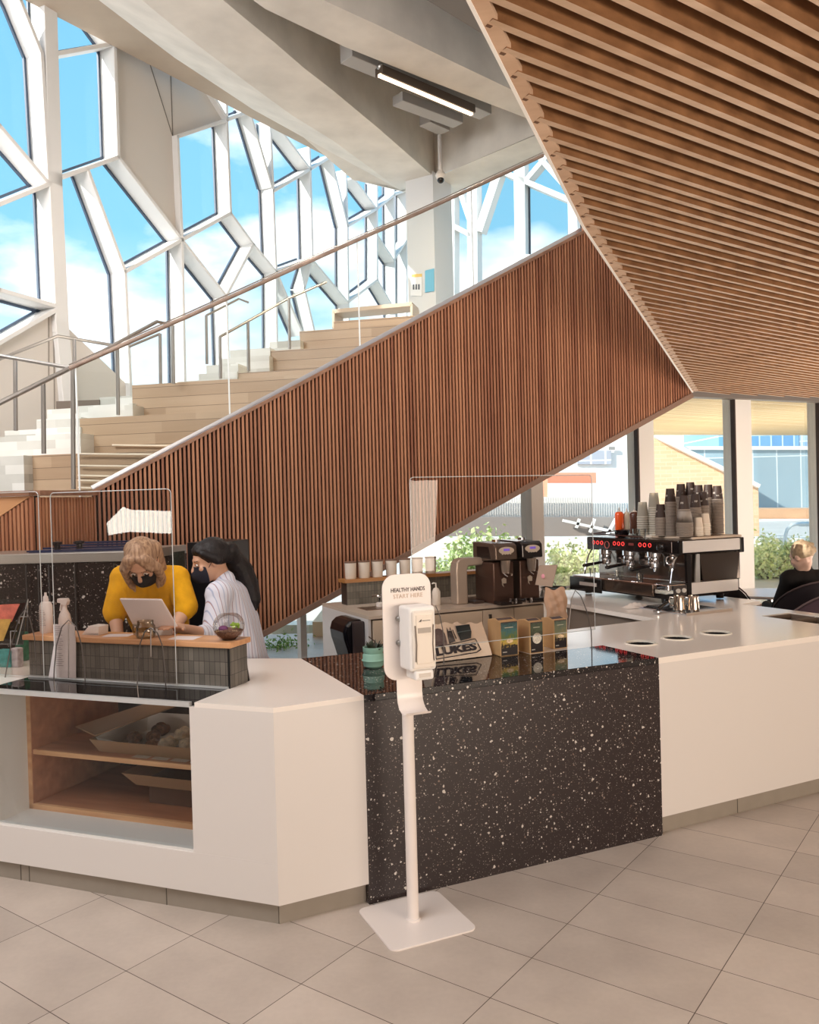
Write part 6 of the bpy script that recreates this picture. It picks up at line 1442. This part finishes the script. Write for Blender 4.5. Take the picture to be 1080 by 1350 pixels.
mb.build('coping', mat('coping_white', (246, 240, 232), .7), t)
t, o = block('glass_office', 'grey-blue glass office block with a pale grid behind the brick building', 900, 1400, 593, 70, 12, grid_glass('office_glass', (128, 148, 158), (186, 208, 216), (226, 232, 232), 2.0, 4.6, .05))
MB().prism([ay(900, 593, 69.8)-o, ay(1400, 593, 69.8)-o, ay(1400, 587, 69.8)-o, ay(900, 588.5, 69.8)-o], Vector((0, 1, 0))).build('white_slab', wh, t)
t, o = block('blue_tower', 'bright blue glazed tower rising above the office slab', 946, 1052, 500, 95, 12, grid_glass('tower_glass', (70, 140, 200), (150, 200, 232), (220, 238, 246), 1.3, 8., .12))
t, o = block('patterned_tower', 'pale tower with a blue speckled screen at the right', 1053, 1300, 500, 95, 12, grid_glass('tower_pattern', (120, 170, 216), (226, 240, 246), (238, 246, 248), .8, .9, .2))
t, o = block('brick_podium', 'low orange brick podium band under the office glass', 960, 1400, 671, 50, 8, mat('podium_brick', (226, 176, 136), .9, noise=.1, nscale=.8))
MB().prism([ay(960, 684, 49.9)-o, ay(1400, 684, 49.9)-o, ay(1400, 720, 49.9)-o, ay(960, 720, 49.9)-o], Vector((0, -.2, 0))).build('shopfront', grid_glass('shopfront', (150, 160, 160), (206, 210, 206), (236, 236, 232), 1.6, 1.2, .1), t)
# white concrete hall seen through the left bays
t, o = block('white_hall', 'long white hall with high windows seen through the left panes', 500, 900, 560, 64, 10, wh)
MB().prism([ay(758, 612, 63.8)-o, ay(806, 612, 63.8)-o, ay(806, 594, 63.8)-o, ay(758, 594, 63.8)-o], Vector((0, .1, 0))).build('window', grid_glass('hall_window', (150, 156, 170), (196, 198, 206), (236, 236, 236), 1.1, 2.2, .12), t)
for x in (803, 830): MB().prism([ay(x, 593, 63.7)-o, ay(x+8, 593, 63.7)-o, ay(x+8, 589, 63.7)-o, ay(x, 589, 63.7)-o], Vector((0, .1, 0))).build('vent', mat('vent_grey', (150, 146, 142), .7), t)
t, o = block('red_brick_wing', 'low red brick wing in front of the white hall', 722, 786, 623, 56, 4, mat('red_brick', (222, 150, 122), .9), z0=-.14)
MB().prism([ay(722, 637, 55.9)-o, ay(786, 637, 55.9)-o, ay(786, 700, 55.9)-o, ay(722, 700, 55.9)-o], Vector((0, -.3, 0))).build('pale_base', wh, t)
t, o = block('service_bridge', 'white railed concrete bridge crossing in front of the halls', 480, 850, 655, 40, 3, wh, z0=ay(722, 684, 40).z)
mb = MB(); 
for k in range(84):
    x = 560+k*3.2; p = ay(x, 678, 39.8)-o; q = ay(x, 656, 39.8)-o; mb.bar(p, q, .03, .03)
mb.build('railing', mat('railing_white', (206, 202, 198), .6), t)
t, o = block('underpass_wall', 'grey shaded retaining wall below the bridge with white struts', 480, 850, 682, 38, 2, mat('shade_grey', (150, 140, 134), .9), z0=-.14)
mb = MB()
for a, b in (((742, 686), (832, 706)), ((778, 702), (784, 684)), ((800, 706), (812, 684)), ((760, 696), (764, 684))): mb.bar(ay(*a, 37.7)-o, ay(*b, 37.7)-o, .12, .12)
mb.build('strut', wh, t)
t, o = block('garden_wall', 'long low white garden wall behind the shrubs', 300, 1300, 709, 26, 1, mat('garden_white', (242, 238, 230), .8))
# things low outside the bottom-left pane
t, o = block('kiosk', 'small beige kiosk with shaded glass seen under the stair wall', 412, 436, 820, 10.6, 1.5, mat('kiosk_beige', (240, 218, 188), .7))
t, o = block('glazed_lobby', 'low glazed lobby wall seen through the lowest window', 300, 412, 824, 11.4, .4, grid_glass('lobby_glass', (196, 196, 180), (226, 228, 214), (236, 232, 224), .5, .9, .06))
def shrub(label, x, ytop, Y, w, seed, cols, n=900, zb=-.14, grp='leafy shrubs outside the glazing'):
    r = random.Random(seed); p = ay(x, 700, Y); ht = ay(x, ytop, Y).z-zb; t = thing('leafy_shrub', label, 'shrub', Vector((p.x, Y, zb)), 0, grp)
    st_ = MB(); lf = MB(); tips = []
    for k in range(16):
        a = r.uniform(0, 6.28); rr = r.uniform(.1, 1)*w*.5; h = ht*r.uniform(.7, 1.0)*(1-.25*(rr/(w*.5))**2); q = Vector((math.cos(a)*rr, math.sin(a)*rr*.7, h)); st_.tube([(q.x*.15, q.y*.15, 0), (q.x*.55, q.y*.55, h*.5), q], [.014, .009, .004], 5); tips.append(q)
    for k in range(int(n*1.9)):
        q = r.choice(tips); f = r.uniform(.12, 1.02); c = Vector((q.x*(.2+.8*f), q.y*(.2+.8*f), q.z*f))+Vector((r.gauss(0, .09), r.gauss(0, .09), r.gauss(0, .07)))
        d = Vector((r.gauss(0, 1), r.gauss(0, 1), r.gauss(.5, .8))).normalized(); s = d.cross(Vector((r.gauss(0, 1), r.gauss(0, 1), r.gauss(0, 1)))).normalized(); L = r.uniform(.08, .16)*(ht/2+.3); c.z = max(c.z, .03)
        lf.add([c-d*L*.5, c+s*L*.22, c+d*L*.5, c-s*L*.26], [(0, 1, 2, 3)])
    st_.build('stem', mat('stem_brown', (110, 92, 66), .9), t); lf.build('foliage', cols, t); return t
def leafm(name, c1, c2):
    m, nt, b = newmat(name); G = NG(nt); co = G.coord(); n = G.noise(co, 7, 3); G.put(b.inputs['Base Color'], G.mix(G.maprange(n, .3, .7, 0, 1), lin(c1), lin(c2))); b.inputs['Roughness'].default_value = .6
    b.inputs['Subsurface Weight'].default_value = 0; return m
g1 = leafm('leaf_lime', (204, 226, 150), (242, 248, 206)); g2 = leafm('leaf_green', (184, 214, 148), (230, 242, 194)); g3 = leafm('leaf_deep', (110, 160, 80), (176, 210, 124))
shrub('tall lime shrub at the right side of the espresso machine pane', 1012, 700, 17.5, 2.2, 11, g1, 1500); shrub('broad green shrub behind the seated person', 1062, 706, 17.9, 2.4, 12, g2, 1500); shrub('lime shrub outside at the right edge', 1110, 698, 17.6, 2.0, 13, g1, 900)
shrub('feathery green shrub outside left of the espresso machine', 742, 716, 16.2, 1.9, 14, g1, 1300); shrub('green shrub just behind the espresso machine front', 790, 724, 16.4, 1.8, 15, g2, 1100); shrub('lime shrub hidden mostly by the machine', 838, 722, 16.6, 1.6, 20, g1, 500)
shrub('spiky pale shrub outside under the stair wall slope', 628, 690, 15.4, 1.5, 16, g2, 1000); shrub('loose lime shrub behind the coffee grinders', 672, 702, 15.6, 1.3, 17, g1, 800); shrub('low green shrub left of the spiky one', 590, 722, 15.2, 1.1, 18, g2, 500)
shrub('small bright green bush seen through the lowest window', 364, 846, 9.9, .7, 19, g3, 450)
# street lamp
p = ay(1034, 740, 24); t = thing('street_lamp', 'white street lamp with a curved arm beyond the shrubs', 'street lamp', Vector((p.x, 24, -.14))); o = Vector(t.location)
lm = mat('lamp_white', (244, 244, 242), .4); q = [ay(1036, 705, 24)-o, ay(1038, 698, 24)-o, ay(1044, 692.5, 24)-o, ay(1052, 691, 24)-o]
MB().tube([Vector((0, 0, 0)), Vector((q[0].x, 0, q[0].z))]+q[1:], .05, 8).build('pole', lm, t, smooth=True)
MB().ball(ay(1061, 691, 24)-o, .28, .12, .07).build('lamp_head', lm, t, smooth=True)
# paved strip and the hall behind the camera
struct(MB().prism([(-4.95, 9.35, 0), (-7.4, 4.6, 0), (-7.4, -9, 0), (-7.5, -9, 0), (-7.5, 4.7, 0), (-5.05, 9.45, 0)], Z*7.9).build('wall_side', mat('side_wall', (124, 114, 106), .8)))
struct(MB().box(12, 12.1, -9, 9.5, 0, 7.9).build('wall_right', mat('right_wall', (206, 192, 178), .8)))
struct(MB().box(-9, 12, -9.1, -9.0, 0, 7.9).build('wall_back', mat('hall_wall', (128, 118, 108), .8)))
t = thing('added_glow_panel', 'glowing panel added out of view for the white reflection in the till screen', 'light', Vector((-6.4, .45, 1.72)), math.radians(58))  # glowing panel added and shaped to show as a reflection in the till screen
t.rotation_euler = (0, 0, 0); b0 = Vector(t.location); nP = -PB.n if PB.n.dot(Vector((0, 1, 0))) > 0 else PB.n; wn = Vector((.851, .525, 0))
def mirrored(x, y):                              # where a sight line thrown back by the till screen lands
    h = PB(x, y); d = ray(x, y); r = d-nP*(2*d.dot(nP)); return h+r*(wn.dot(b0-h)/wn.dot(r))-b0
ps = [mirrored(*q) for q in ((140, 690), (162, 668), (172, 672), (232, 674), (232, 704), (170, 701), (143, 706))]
MB().prism(ps, -wn*.02).build('panel', mat('glow_panel_white', (255, 252, 240), .5, em=24), t)
cx = sum((p for p in ps), Vector())/len(ps); MB().tube([cx-wn*.05, Vector((cx.x, cx.y, -b0.z))-wn*.05*1], .03, 8).build('post', M['steel'], t)
